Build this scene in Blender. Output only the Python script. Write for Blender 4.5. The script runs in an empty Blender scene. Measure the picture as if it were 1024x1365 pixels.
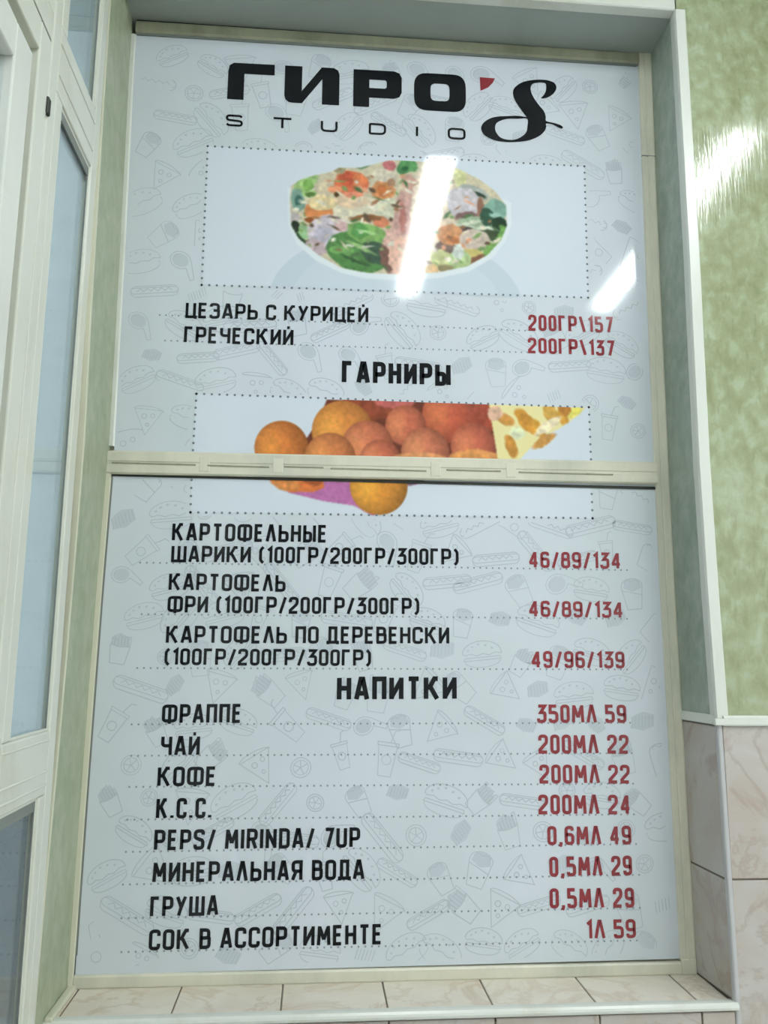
import bpy, bmesh, math, random
import numpy as np
from mathutils import Vector, Matrix
from mathutils.geometry import tessellate_polygon

scene = bpy.context.scene
COL = scene.collection
H = 0.85            # height of the window sill above the floor; all data below is in metres from the sill

# ------------------------------------------------------------------ camera
cam_data = bpy.data.cameras.new('camera')
cam_data.sensor_fit = 'HORIZONTAL'
cam_data.sensor_width = 36.0
cam_data.lens = 36.0 * 1103.22 / 1024.0
cam_data.clip_start = 0.01
cam = bpy.data.objects.new('camera', cam_data)
COL.objects.link(cam)
rt = Vector((0.99648897, -0.08336052, 0.00779409))
up = Vector((-0.02183833, -0.16892234, 0.9853874))
fw = Vector((0.08082581, 0.98209789, 0.1701497))
m = Matrix((rt, up, -fw)).transposed().to_4x4()
m.translation = Vector((0.4470774, -1.8119743, 0.6523012 + H))
cam.matrix_world = m
scene.camera = cam

# ------------------------------------------------------------------ world, exposure
world = bpy.data.worlds.new('world')
world.use_nodes = True
bg = world.node_tree.nodes['Background']
bg.inputs['Color'].default_value = (0.56, 0.68, 0.74, 1)
bg.inputs['Strength'].default_value = 0.95
scene.world = world
scene.view_settings.view_transform = 'Standard'
scene.view_settings.look = 'None'
scene.view_settings.gamma = 1.0
scene.view_settings.use_curve_mapping = False
scene.view_settings.exposure = -0.42
LAMP_STRENGTH = 44.0
scene.cycles.max_bounces = 8
scene.cycles.diffuse_bounces = 5
scene.cycles.transparent_max_bounces = 12
scene.cycles.use_denoising = True
scene.cycles.sample_clamp_indirect = 6.0

rnd = random.Random(7)

# ------------------------------------------------------------------ materials
def lin(c):
    out = []
    for v in c:
        v = v / 255.0
        out.append(v / 12.92 if v <= 0.04045 else ((v + 0.055) / 1.055) ** 2.4)
    return tuple(out)

def mat(name, rgb, rough=0.4, spec=0.5):
    m_ = bpy.data.materials.new(name)
    m_.use_nodes = True
    b = m_.node_tree.nodes['Principled BSDF']
    b.inputs['Base Color'].default_value = (*lin(rgb), 1)
    b.inputs['Roughness'].default_value = rough
    b.inputs['Specular IOR Level'].default_value = spec
    return m_

def nd(m_, t, **kw):
    n = m_.node_tree.nodes.new(t)
    for k, v in kw.items():
        setattr(n, k, v)
    return n

def lk(m_, a, b):
    m_.node_tree.links.new(a, b)

def noise(m_, vec, scale, detail=4, dist=0.0, rough=0.55):
    n = nd(m_, 'ShaderNodeTexNoise')
    n.inputs['Scale'].default_value = scale
    n.inputs['Detail'].default_value = detail
    n.inputs['Distortion'].default_value = dist
    n.inputs['Roughness'].default_value = rough
    lk(m_, vec, n.inputs['Vector'])
    return n

def ramp(m_, fac, stops):
    r = nd(m_, 'ShaderNodeValToRGB')
    e = r.color_ramp.elements
    while len(e) < len(stops):
        e.new(0.5)
    for i, (p, c) in enumerate(stops):
        e[i].position = p
        e[i].color = (*lin(c), 1)
    lk(m_, fac, r.inputs['Fac'])
    return r

def coords(m_, scale=(1, 1, 1), kind='Object'):
    tc = nd(m_, 'ShaderNodeTexCoord')
    mp = nd(m_, 'ShaderNodeMapping')
    mp.inputs['Scale'].default_value = scale
    lk(m_, tc.outputs[kind], mp.inputs['Vector'])
    return mp.outputs['Vector']

def mix(m_, fac, a, b, mode='MIX'):
    n = nd(m_, 'ShaderNodeMix', data_type='RGBA', blend_type=mode)
    if isinstance(fac, float):
        n.inputs['Factor'].default_value = fac
    else:
        lk(m_, fac, n.inputs['Factor'])
    for s, i in ((a, 6), (b, 7)):
        if isinstance(s, tuple):
            n.inputs[i].default_value = (*lin(s), 1)
        else:
            lk(m_, s, n.inputs[i])
    return n.outputs[2]

def bump(m_, h, strength, dist=0.002):
    b = nd(m_, 'ShaderNodeBump')
    b.inputs['Strength'].default_value = strength
    b.inputs['Distance'].default_value = dist
    lk(m_, h, b.inputs['Height'])
    lk(m_, b.outputs['Normal'], m_.node_tree.nodes['Principled BSDF'].inputs['Normal'])

def base(m_, out):
    lk(m_, out, m_.node_tree.nodes['Principled BSDF'].inputs['Base Color'])

def wallpaper(name, dark, mid, light, fleck, rough=0.23):
    m_ = mat(name, mid, rough)
    v = coords(m_, (1.0, 1.0, 0.75))
    a = noise(m_, v, 9, 5, 0.6)
    r1 = ramp(m_, a.outputs['Fac'], [(0.33, dark), (0.5, mid), (0.68, light)])
    b = noise(m_, v, 34, 4, 0.3)
    r2 = ramp(m_, b.outputs['Fac'], [(0.36, dark), (0.52, mid), (0.66, light)])
    c1 = mix(m_, 0.55, r1.outputs['Color'], r2.outputs['Color'])
    vs = coords(m_, (1.0, 1.0, 0.35))
    f = noise(m_, vs, 70, 2)
    rf = nd(m_, 'ShaderNodeMapRange')
    rf.inputs['From Min'].default_value = 0.60
    rf.inputs['From Max'].default_value = 0.72
    rf.inputs['To Max'].default_value = 0.35
    lk(m_, f.outputs['Fac'], rf.inputs['Value'])
    base(m_, mix(m_, rf.outputs['Result'], c1, fleck))
    vb = coords(m_, (1.0, 1.0, 0.10))
    nb = noise(m_, vb, 170, 2)
    bump(m_, nb.outputs['Fac'], 0.30, 0.0010)
    return m_

M = {}
M['wallpaper'] = wallpaper('green_wallpaper', (132, 140, 102), (153, 162, 128), (172, 184, 156), (120, 130, 94), 0.11)
M['wallpaper_side'] = wallpaper('pale_green_wallpaper', (142, 152, 122), (157, 167, 140), (170, 177, 156), (132, 141, 114), 0.4)
M['wallpaper_grey'] = wallpaper('grey_green_wallpaper', (132, 146, 130), (152, 164, 152), (170, 180, 170), (128, 138, 118), 0.4)

def dirty(name, rgb, dirt, rough=0.3, scale=6.0, lo=0.52, hi=0.78, amt=0.6, vscale=(1, 1, 0.4)):
    m_ = mat(name, rgb, rough)
    v = coords(m_, vscale)
    a = noise(m_, v, scale, 6, 0.4, 0.65)
    rf = nd(m_, 'ShaderNodeMapRange')
    rf.inputs['From Min'].default_value = lo
    rf.inputs['From Max'].default_value = hi
    rf.inputs['To Max'].default_value = amt
    lk(m_, a.outputs['Fac'], rf.inputs['Value'])
    base(m_, mix(m_, rf.outputs['Result'], rgb, dirt))
    s = noise(m_, v, 60, 2)
    bump(m_, s.outputs['Fac'], 0.05, 0.001)
    return m_

M['white_plastic'] = dirty('white_plastic', (216, 220, 213), (190, 188, 170), 0.25)
M['partition_plastic'] = dirty('partition_plastic', (212, 216, 205), (186, 186, 165), 0.25)
M['ivory_plastic'] = dirty('ivory_plastic', (206, 206, 184), (176, 174, 146), 0.3, 5)
M['frame_plastic'] = dirty('yellowed_plastic', (218, 216, 198), (184, 186, 172), 0.32, 4.0, 0.45, 0.7, 0.8)
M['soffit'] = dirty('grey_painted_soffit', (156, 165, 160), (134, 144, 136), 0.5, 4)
M['bead_grey'] = dirty('grey_white_bead', (186, 187, 189), (170, 166, 160), 0.3)
M['top_dirty'] = dirty('dirty_plastic', (158, 160, 138), (116, 118, 96), 0.4, 5, 0.42, 0.7, 0.8)  # frame plastic darkened: the soffit's shade on the top rail, put into the colour
M['sealant'] = dirty('sealant', (150, 150, 130), (90, 88, 70), 0.6, 30)
M['film_pale'] = mat('pale_blue_film', (222, 234, 240), 0.4)
M['film_upper'] = mat('blue_grey_film', (206, 219, 223), 0.4)
M['film_dark'] = mat('slate_film', (104, 114, 124), 0.4)
M['film_lilac'] = mat('pale_lilac_film', (212, 208, 214), 0.4)
M['dark_gap'] = mat('dark_rubber', (38, 42, 36), 0.6)
M['grey_rubber'] = mat('grey_rubber', (120, 126, 122), 0.6)
M['grout'] = mat('grout', (118, 108, 98), 0.85)
M['plaster'] = mat('plaster', (232, 234, 232), 0.8)
M['floor'] = mat('floor_stone', (186, 182, 176), 0.5)
M['asphalt'] = mat('asphalt', (70, 78, 86), 0.9)
M['lamp_body'] = mat('lamp_body', (225, 228, 228), 0.35)

def tile_mat(name, a_, b_, vein, rough=0.16):
    m_ = mat(name, a_, rough)
    oi = nd(m_, 'ShaderNodeObjectInfo')
    tc = nd(m_, 'ShaderNodeTexCoord')
    ad = nd(m_, 'ShaderNodeVectorMath', operation='ADD')
    sc_ = nd(m_, 'ShaderNodeVectorMath', operation='SCALE')
    cb = nd(m_, 'ShaderNodeCombineXYZ')
    lk(m_, oi.outputs['Random'], cb.inputs[0])
    lk(m_, oi.outputs['Random'], cb.inputs[2])
    lk(m_, cb.outputs[0], sc_.inputs[0])
    sc_.inputs['Scale'].default_value = 23.0
    lk(m_, tc.outputs['Object'], ad.inputs[0])
    lk(m_, sc_.outputs[0], ad.inputs[1])
    v = ad.outputs[0]
    n1 = noise(m_, v, 5.5, 5, 1.2)
    r1 = ramp(m_, n1.outputs['Fac'], [(0.36, a_), (0.64, b_)])
    n2 = noise(m_, v, 4.5, 6, 0.9, 0.6)
    # veins: thin band around the middle of a distorted noise
    sb = nd(m_, 'ShaderNodeMath', operation='SUBTRACT')
    sb.inputs[1].default_value = 0.5
    lk(m_, n2.outputs['Fac'], sb.inputs[0])
    ab = nd(m_, 'ShaderNodeMath', operation='ABSOLUTE')
    lk(m_, sb.outputs[0], ab.inputs[0])
    mr = nd(m_, 'ShaderNodeMapRange')
    mr.inputs['From Min'].default_value = 0.0
    mr.inputs['From Max'].default_value = 0.035
    mr.inputs['To Min'].default_value = 0.75
    mr.inputs['To Max'].default_value = 0.0
    lk(m_, ab.outputs[0], mr.inputs['Value'])
    n3 = noise(m_, v, 4.0, 2)
    mu = nd(m_, 'ShaderNodeMath', operation='MULTIPLY')
    lk(m_, mr.outputs['Result'], mu.inputs[0])
    lk(m_, n3.outputs['Fac'], mu.inputs[1])
    base(m_, mix(m_, mu.outputs[0], r1.outputs['Color'], vein))
    return m_

M['tile_sill'] = tile_mat('cream_marble_tile', (226, 219, 206), (216, 206, 190), (188, 162, 134))
M['tile_wall'] = tile_mat('pink_marble_tile', (188, 185, 181), (180, 170, 162), (152, 128, 112))

M['panel'] = mat('printed_panel', (205, 214, 220), 0.07)
v = coords(M['panel'], (1, 1, 1))
a = noise(M['panel'], v, 2.6, 3)
base(M['panel'], ramp(M['panel'], a.outputs['Fac'], [(0.35, (206, 215, 221)), (0.65, (214, 221, 231))]).outputs['Color'])
n = noise(M['panel'], v, 3.0, 1)
bump(M['panel'], n.outputs['Fac'], 0.12, 0.004)
M['print_white'] = mat('print_white', (216, 225, 236), 0.07)
M['drawing'] = mat('drawing_grey', (188, 197, 206), 0.08)
M['drawing_patch'] = mat('drawing_patch_grey', (197, 206, 215), 0.08)
M['k'] = mat('black_ink', (12, 16, 22), 0.1, 0.3)
M['K'] = M['k']
M['r'] = mat('red_ink', (140, 48, 56), 0.1)
M['dot'] = mat('grey_ink', (120, 128, 138), 0.1)
M['leader'] = mat('pale_grey_ink', (148, 156, 166), 0.1)
mp_ = mat('photo_print', (200, 200, 200), 0.07)
at = nd(mp_, 'ShaderNodeVertexColor', layer_name='print')
base(mp_, at.outputs['Color'])
M['photo'] = mp_

def glass_mat(name, tint):
    m_ = bpy.data.materials.new(name)
    m_.use_nodes = True
    nt = m_.node_tree
    nt.nodes.clear()
    o = nt.nodes.new('ShaderNodeOutputMaterial')
    tr = nt.nodes.new('ShaderNodeBsdfTransparent')
    tr.inputs['Color'].default_value = (*tint, 1)
    gl = nt.nodes.new('ShaderNodeBsdfGlossy')
    gl.inputs['Roughness'].default_value = 0.03
    fr = nt.nodes.new('ShaderNodeFresnel')
    ge = nt.nodes.new('ShaderNodeNewGeometry')
    mr = nt.nodes.new('ShaderNodeMapRange')
    mr.inputs['To Min'].default_value = 1.5
    mr.inputs['To Max'].default_value = 1 / 1.5
    nt.links.new(ge.outputs['Backfacing'], mr.inputs['Value'])
    nt.links.new(mr.outputs['Result'], fr.inputs['IOR'])
    mx = nt.nodes.new('ShaderNodeMixShader')
    nt.links.new(fr.outputs[0], mx.inputs[0])
    nt.links.new(tr.outputs[0], mx.inputs[1])
    nt.links.new(gl.outputs[0], mx.inputs[2])
    nt.links.new(mx.outputs[0], o.inputs['Surface'])
    return m_
M['glass'] = glass_mat('clear_glass', (0.93, 0.96, 0.97))

me_ = bpy.data.materials.new('lamp_diffuser')
me_.use_nodes = True
pb = me_.node_tree.nodes['Principled BSDF']
pb.inputs['Base Color'].default_value = (0.9, 0.9, 0.9, 1)
pb.inputs['Emission Color'].default_value = (0.93, 0.98, 1.0, 1)
pb.inputs['Emission Strength'].default_value = LAMP_STRENGTH
M['lamp_glow'] = me_

# ------------------------------------------------------------------ object helpers
def empty(name, loc, label=None, cat=None, group=None, kind=None):
    o = bpy.data.objects.new(name, None)
    o.empty_display_size = 0.05
    COL.objects.link(o)
    o.location = (loc[0], loc[1], loc[2] + H)
    tag(o, label, cat, group, kind)
    return o

def tag(o, label=None, cat=None, group=None, kind=None):
    if label: o['label'] = label
    if cat: o['category'] = cat
    if group: o['group'] = group
    if kind: o['kind'] = kind
    return o

def wloc(o):
    p = Vector((0, 0, 0))
    while o is not None:
        p += o.location
        o = o.parent
    return p

def obj(name, bm, material, parent=None, loc=None, smooth=False, kind=None, label=None):
    """bm is in metres from the sill; loc is the object's own origin in the same frame"""
    if loc is None:
        n_ = max(1, len(bm.verts))
        if parent is None:
            loc = (0, 0, 0)
        else:
            c = Vector((0, 0, 0))
            for v_ in bm.verts: c += v_.co
            loc = c / n_
    loc = Vector(loc)
    for v_ in bm.verts:
        v_.co -= loc
    me = bpy.data.meshes.new(name)
    bm.to_mesh(me)
    bm.free()
    me.materials.append(material)
    if smooth:
        for p in me.polygons: p.use_smooth = True
    o = bpy.data.objects.new(name, me)
    COL.objects.link(o)
    w = loc + Vector((0, 0, H))
    if parent is not None:
        o.parent = parent
        o.location = w - wloc(parent)
    else:
        o.location = w
    tag(o, label, None, None, kind)
    return o

def copy_part(src, parent, centre):
    c = src.copy()
    COL.objects.link(c)
    c.parent = parent
    c.location = Vector((centre[0], centre[1], centre[2] + H)) - wloc(parent)
    return c

def box(x0, x1, y0, y1, z0, z1, bevel=0.0, bm=None, seg=1):
    own = bm is None
    b = bmesh.new()
    bmesh.ops.create_cube(b, size=1.0)
    for v_ in b.verts:
        v_.co = Vector(((x0 + x1) / 2 + v_.co.x * (x1 - x0), (y0 + y1) / 2 + v_.co.y * (y1 - y0), (z0 + z1) / 2 + v_.co.z * (z1 - z0)))
    if bevel > 0:
        bmesh.ops.bevel(b, geom=b.edges[:], offset=bevel, segments=seg, affect='EDGES', profile=0.5)
    if own:
        return b
    me = bpy.data.meshes.new('tmp')
    b.to_mesh(me); b.free()
    bm.from_mesh(me)
    bpy.data.meshes.remove(me)
    return bm

def sweep_z(section, zs, bow):
    """upright profile: section is a closed list of (x, y), swept through heights zs; bow(z) shifts x"""
    b = bmesh.new()
    rings = []
    for z in zs:
        rings.append([b.verts.new((x + bow(z), y, z)) for x, y in section])
    k = len(section)
    for a_, c_ in zip(rings[:-1], rings[1:]):
        for i in range(k):
            b.faces.new((a_[i], a_[(i + 1) % k], c_[(i + 1) % k], c_[i]))
    b.faces.new(rings[0][::-1])
    b.faces.new(rings[-1])
    bmesh.ops.recalc_face_normals(b, faces=b.faces[:])
    return b

def sweep_x(section, x0, x1, tilt=0.0, n_=6, wav=0.0):
    """lying profile: section is a closed list of (y, z) swept from x0 to x1"""
    b = bmesh.new()
    rings = []
    for i in range(n_ + 1):
        t = i / n_
        x = x0 + (x1 - x0) * t
        dz = tilt * t + wav * math.sin(t * 3.1)
        rings.append([b.verts.new((x, y, z + dz)) for y, z in section])
    k = len(section)
    for a_, c_ in zip(rings[:-1], rings[1:]):
        for i in range(k):
            b.faces.new((a_[i], a_[(i + 1) % k], c_[(i + 1) % k], c_[i]))
    b.faces.new(rings[0][::-1]); b.faces.new(rings[-1])
    bmesh.ops.recalc_face_normals(b, faces=b.faces[:])
    return b

def interp(tab, z):
    zs = [t[0] for t in tab]; xs = [t[1] for t in tab]
    return float(np.interp(z, zs, xs))

# slightly bowed uprights of the old opening (measured along the height)
LEFT = [(-0.1, -0.021), (0.0, -0.020), (0.38, -0.0185), (0.76, -0.015), (1.06, -0.010), (1.53, -0.014), (2.0, -0.021), (2.2, -0.022)]
RIGHT = [(-0.1, 1.260), (0.0, 1.260), (0.5, 1.2575), (0.8, 1.2555), (1.1, 1.256), (1.5, 1.2585), (1.9, 1.2625), (2.2, 1.267)]
XL = lambda z: interp(LEFT, z)
XR = lambda z: interp(RIGHT, z)
FR = [(-0.1, 1.268), (0.53, 1.264), (0.77, 1.260), (1.09, 1.258), (1.6, 1.264), (2.2, 1.264)]
XF = lambda z: interp(FR, z)
ZT = 2.158       # soffit
D = 0.1515       # depth of the niche
ZLEV = [-0.1, 0.2, 0.53, 0.8, 1.06, 1.3, 1.55, 1.8, 2.0, ZT]
CEIL = 2.56
FLOOR = -H

# ------------------------------------------------------------------ structure
def struct(name, bm, material, label=None, loc=None):
    return obj(name, bm, material, None, loc or (0, 0, 0), kind='structure', label=label)

floor = struct('floor', box(-0.10, 5.4, -4.8, 0.30, FLOOR - 0.1, FLOOR), M['floor'], 'plain stone floor of the room')
ceiling = struct('ceiling', box(-0.10, 5.4, -4.8, 0.30, CEIL, CEIL + 0.1), M['plaster'], 'white plaster ceiling')
wall_back = struct('wall_back', box(-0.10, 5.4, -4.9, -4.8, FLOOR, CEIL), M['plaster'], 'plain wall behind the viewer')
wall_far = struct('wall_side', box(5.4, 5.5, -4.8, 0.30, FLOOR, CEIL), M['plaster'], 'plain side wall to the far right')

# right wall: body with the niche reveal as its left face, following the bowed edge
b = bmesh.new()
rings = []
zs = [0.52, 0.8, 1.06, 1.3, 1.55, 1.8, 2.0, ZT, CEIL]
for z in zs:
    rings.append([b.verts.new(p) for p in ((XF(z), -D, z), (5.4, -D, z), (5.4, 0.16, z), (XR(z) + 0.0, 0.16, z), (XR(z), 0.0, z))])
for a_, c_ in zip(rings[:-1], rings[1:]):
    for i in range(5):
        b.faces.new((a_[i], a_[(i + 1) % 5], c_[(i + 1) % 5], c_[i]))
b.faces.new(rings[0][::-1]); b.faces.new(rings[-1])
bmesh.ops.recalc_face_normals(b, faces=b.faces[:])
wall_right = struct('wall_right', b, M['wallpaper'], 'glossy mottled green wallpaper wall right of the niche')
wall_right.data.materials.append(M['wallpaper_grey'])
for p in wall_right.data.polygons:
    if p.normal.x < -0.5:
        p.material_index = 1
# tiled dado body (grout colour) below it
b = bmesh.new()
g0 = 0.0025
for z0, z1 in ((FLOOR, 0.52),):
    rings = []
    for z in (z0, 0.0, z1):
        rings.append([b.verts.new(p) for p in ((XF(z) + g0, -D + g0, z), (5.4, -D + g0, z), (5.4, 0.16, z), (XR(z) + g0, 0.16, z), (XR(z) + g0, 0.0, z))])
    for a_, c_ in zip(rings[:-1], rings[1:]):
        for i in range(5):
            b.faces.new((a_[i], a_[(i + 1) % 5], c_[(i + 1) % 5], c_[i]))
    b.faces.new(rings[0][::-1]); b.faces.new(rings[-1])
bmesh.ops.recalc_face_normals(b, faces=b.faces[:])
dado = struct('wall_right_lower', b, M['grout'], 'pink marbled tile dado below the green wallpaper')

def tile_at(parent, cx, cy, cz, sx, sy, sz, cache, material):
    key = (round(sx, 4), round(sy, 4), round(sz, 4), material.name)
    if key not in cache:
        o = obj('tile', box(cx - sx / 2, cx + sx / 2, cy - sy / 2, cy + sy / 2, cz - sz / 2, cz + sz / 2, 0.0012), material, parent, (cx, cy, cz))
        cache[key] = o
        return o
    return copy_part(cache[key], parent, (cx, cy, cz))

cache = {}
JT = 0.0032
rows = [(0.2235, 0.516), (-0.0735, 0.2215), (-0.3705, -0.0755), (-0.6675, -0.3725), (FLOOR, -0.6695)]
bx_ = 1.2725
for z0, z1 in rows:
    x = bx_ + 0.002
    for i in range(10):
        w_ = 0.2 - JT / 2
        x1_ = min(x + w_, 3.198)
        tile_at(dado, (x + x1_) / 2, -D + 0.0028, (z0 + z1) / 2, x1_ - x, 0.0064, z1 - z0 - JT / 2, cache, M['tile_wall'])
        x += 0.2
        if x > 3.18: break
# reveal tiles (one wide, in the niche)
for z0, z1 in ((0.2235, 0.516), (0.003, 0.2215)):
    b = bmesh.new()
    t0 = 0.0035
    r0 = []
    for z in (z0, z1 - JT / 2):
        xa, xb = XF(z), XR(z)
        r0.append([b.verts.new(p) for p in ((xa - 0.0005, -D + 0.007, z), (xb - 0.0005, -0.001, z), (xb + 0.004, -0.001, z), (xa + 0.004, -D + 0.007, z))])
    for i in range(4):
        b.faces.new((r0[0][i], r0[0][(i + 1) % 4], r0[1][(i + 1) % 4], r0[1][i]))
    b.faces.new(r0[0][::-1]); b.faces.new(r0[1])
    bmesh.ops.recalc_face_normals(b, faces=b.faces[:])
    bmesh.ops.bevel(b, geom=b.edges[:], offset=0.0010, segments=1, affect='EDGES')
    obj('tile', b, M['tile_wall'], dado)
# corner bead of the tiles
def quarter(cx, cy, r, n_=5):
    return [(cx - r * math.cos(t), cy - r * math.sin(t)) for t in [math.pi / 2 * i / n_ for i in range(n_ + 1)]]
sec = [(-0.0012, 0.0095), (-0.0014, 0.004)] + [(0.003 - 0.0044 * math.cos(math.pi / 2 * i / 4), 0.003 - 0.0044 * math.sin(math.pi / 2 * i / 4)) for i in range(5)] + [(0.0085, -0.0014), (0.0085, 0.003), (0.003, 0.0085)]
sec_w = [(x, y - D) for x, y in sec]
obj('corner_bead', sweep_z(sec_w, [FLOOR, -0.03, 0.2, 0.36, 0.517], XF), M['bead_grey'], dado)

# wall over the niche (its underside is the soffit)
b = box(-0.03, 1.2665, -D, 0.16, ZT, CEIL)
wall_above = struct('wall_above', b, M['wallpaper'], 'green papered wall and grey soffit over the niche')
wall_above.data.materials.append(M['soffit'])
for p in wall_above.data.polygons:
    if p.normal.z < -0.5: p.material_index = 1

# wall below the niche with tiles
wall_below = struct('wall_below', box(-0.10, 1.2695, -D + g0, 0.16, FLOOR, -0.0215), M['grout'], 'tiled wall under the window sill')
for z0, z1 in [(-0.315, -0.0145), (-0.612, -0.317), (FLOOR, -0.614)]:
    for i in range(-1, 7):
        xa = i * 0.2 + 0.0016 if i >= 0 else -0.03
        xb = (i + 1) * 0.2 - 0.0016 if i < 6 else 1.265
        tile_at(wall_below, (xa + xb) / 2, -D + 0.0028, (z0 + z1) / 2, xb - xa, 0.0064, z1 - z0 - JT / 2, cache, M['tile_wall'])

# white corner trims of the niche (PVC angle)
LEG = 0.0235
sec = [(-0.0015, 0.026), (-0.0022, 0.004), (0.000, -0.0022), (LEG - 0.002, -0.0022), (LEG, -0.0008), (LEG, 0.0006), (0.0012, 0.0006), (0.0006, 0.026)]
trim_right = obj('trim_1', sweep_z([(x, y - D) for x, y in sec], [0.530, 0.8, 1.06, 1.3, 1.55, 1.8, 2.0, ZT + 0.0], XF), M['white_plastic'], None, (0, 0, 0), kind='structure', label='white plastic corner trim up the right edge of the niche')
sy = [(-D + 0.026, ZT - 0.0018), (-D + 0.0, ZT - 0.0026), (-D - 0.0026, ZT + 0.000), (-D - 0.0026, ZT + LEG), (-D - 0.0004, ZT + LEG + 0.0005), (-D + 0.0008, ZT + LEG), (-D + 0.0008, ZT + 0.0008), (-D + 0.026, ZT + 0.0006)]
trim_top = obj('trim_2', sweep_x(sy, -0.02, 1.262), M['white_plastic'], None, (0, 0, 0), kind='structure', label='white plastic corner trim along the top edge of the niche')
# band between tiles and wallpaper
sb_ = [(-D + 0.001, 0.515), (-D - 0.006, 0.516), (-D - 0.008, 0.519), (-D - 0.008, 0.533), (-D - 0.0055, 0.5365), (-D + 0.001, 0.5370)]
trim_band = obj('trim_3', sweep_x(sb_, 1.2745, 5.395), M['white_plastic'], None, (0, 0, 0), kind='structure', label='white plastic strip between green wallpaper and wall tiles')
obj('end_cap', box(1.256, 1.2760, -D - 0.0085, -D - 0.0005, 0.5175, 0.531, 0.001), M['white_plastic'], trim_band)
# its continuation in the reveal
b = bmesh.new()
r0 = []
for z, o_ in ((0.5165, 0.0), (0.519, -0.006), (0.5330, -0.0055), (0.537, 0.0)):
    r0.append([b.verts.new((XF(z) + o_, -D + 0.010, z)), b.verts.new((XR(z) + o_, -0.001, z))])
r0.append([b.verts.new((XF(.52) + 0.001, -D + 0.01, 0.527)), b.verts.new((XR(.52) + 0.001, -0.001, 0.527))])
for i in range(5):
    a_, c_ = r0[i], r0[(i + 1) % 5]
    b.faces.new((a_[0], a_[1], c_[1], c_[0]))
b.faces.new([q[0] for q in r0]); b.faces.new([q[1] for q in r0][::-1])
bmesh.ops.recalc_face_normals(b, faces=b.faces[:])
obj('reveal_strip', b, M['white_plastic'], trim_band)
# sealant line up the inner right corner
def fillet(name, zs_, f, sx, parent, material, r=0.004):
    s = [(0, 0), (sx * r, 0), (sx * r * 0.35, -r * 0.35), (0, -r)]
    return obj(name, sweep_z([(x, y - 0.0005) for x, y in s], zs_, f), material, parent)

# ---- left reveal (green) and its beads
FB = lambda z: interp([(-0.1, -0.226), (0.10, -0.222), (0.28, -0.213), (0.53, -0.201), (0.75, -0.197), (1.01, -0.204), (1.27, -0.214), (1.59, -0.216), (1.9, -0.212), (2.03, -0.204), (2.2, -0.204)], z)
YB = -0.192     # front edge of the left reveal
b = bmesh.new()
rings = []
for z in ZLEV:
    x = XL(z)
    rings.append([b.verts.new(p) for p in ((x - 0.0, 0.16, z), (x - 0.12, 0.16, z), (x - 0.12, FB(z) + 0.006, z), (x - 0.0, FB(z) + 0.006, z))])
for a_, c_ in zip(rings[:-1], rings[1:]):
    for i in range(4):
        b.faces.new((a_[i], a_[(i + 1) % 4], c_[(i + 1) % 4], c_[i]))
b.faces.new(rings[0][::-1]); b.faces.new(rings[-1])
bmesh.ops.recalc_face_normals(b, faces=b.faces[:])
wall_left = struct('wall_left', b, M['wallpaper_side'], 'narrow pale green papered strip left of the menu')
# front bead of the strip
def ysweep(sec_, zs_, fx_, fy_):
    b_ = bmesh.new()
    rr = []
    for z in zs_:
        rr.append([b_.verts.new((x + fx_(z), y + fy_(z), z)) for x, y in sec_])
    k = len(sec_)
    for a_, c_ in zip(rr[:-1], rr[1:]):
        for i in range(k):
            b_.faces.new((a_[i], a_[(i + 1) % k], c_[(i + 1) % k], c_[i]))
    b_.faces.new(rr[0][::-1]); b_.faces.new(rr[-1])
    bmesh.ops.recalc_face_normals(b_, faces=b_.faces[:])
    return b_
ZB = [-0.1] + ZLEV[1:-1] + [2.35]
obj('trim_4', ysweep([(0.0005, 0.008), (0.0030, 0.006), (0.0036, 0.001), (0.0025, -0.003), (-0.03, -0.003), (-0.03, 0.008)], ZB, XL, FB), M['ivory_plastic'], None, (0, 0, 0), kind='structure', label='ivory plastic edge bead between green strip and glazed partition')
obj('trim_5', ysweep([(0.0, -0.001), (0.0085, -0.001), (0.0095, -0.004), (0.0085, -0.011), (0.0, -0.012)], [0.004, 0.3, 0.6, 0.8, 1.036], XL, lambda z: 0.0), M['ivory_plastic'], None, (0, 0, 0), kind='structure', label='thin ivory bead in the corner left of the lower menu panel')

# ------------------------------------------------------------------ sill
sill = empty('window_sill', (0.62, -D / 2, 0.0), 'window sill of cream marbled tiles with white rounded edge', None, None, 'structure')
obj('bed', box(-0.035, 1.268, -D + 0.006, 0.0, -0.0215, -0.0022), M['grout'], sill)
for i in range(-1, 7):
    xa = i * 0.2 + 0.0014 if i >= 0 else -0.0165
    xb = (i + 1) * 0.2 - 0.0014 if i < 6 else 1.2625
    dz = rnd.uniform(-0.0003, 0.0003)
    b = box(xa, xb, -D + 0.0145, -0.002, -0.008, 0.0 + dz, 0.0012)
    if i == 6:
        pass
    obj('tile', b, M['tile_sill'], sill)
sec = [(-D + 0.018, 0.001), (-D + 0.006, 0.0022), (-D - 0.002, 0.0018), (-D - 0.0055, -0.002), (-D - 0.0070, -0.006), (-D - 0.0060, -0.0105), (-D - 0.002, -0.0130), (-D + 0.004, -0.0135), (-D + 0.004, -0.012), (-D + 0.018, -0.004)]
obj('sill_edging', sweep_x(sec, -0.035, 1.2715, n_=4), M['white_plastic'], sill, smooth=False)
b = bmesh.new()
box(-0.020, -0.004, -D - 0.004, -0.002, -0.002, 0.008, 0.003, b, 2)
obj('sealant_fillet', b, M['ivory_plastic'], sill)

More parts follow.
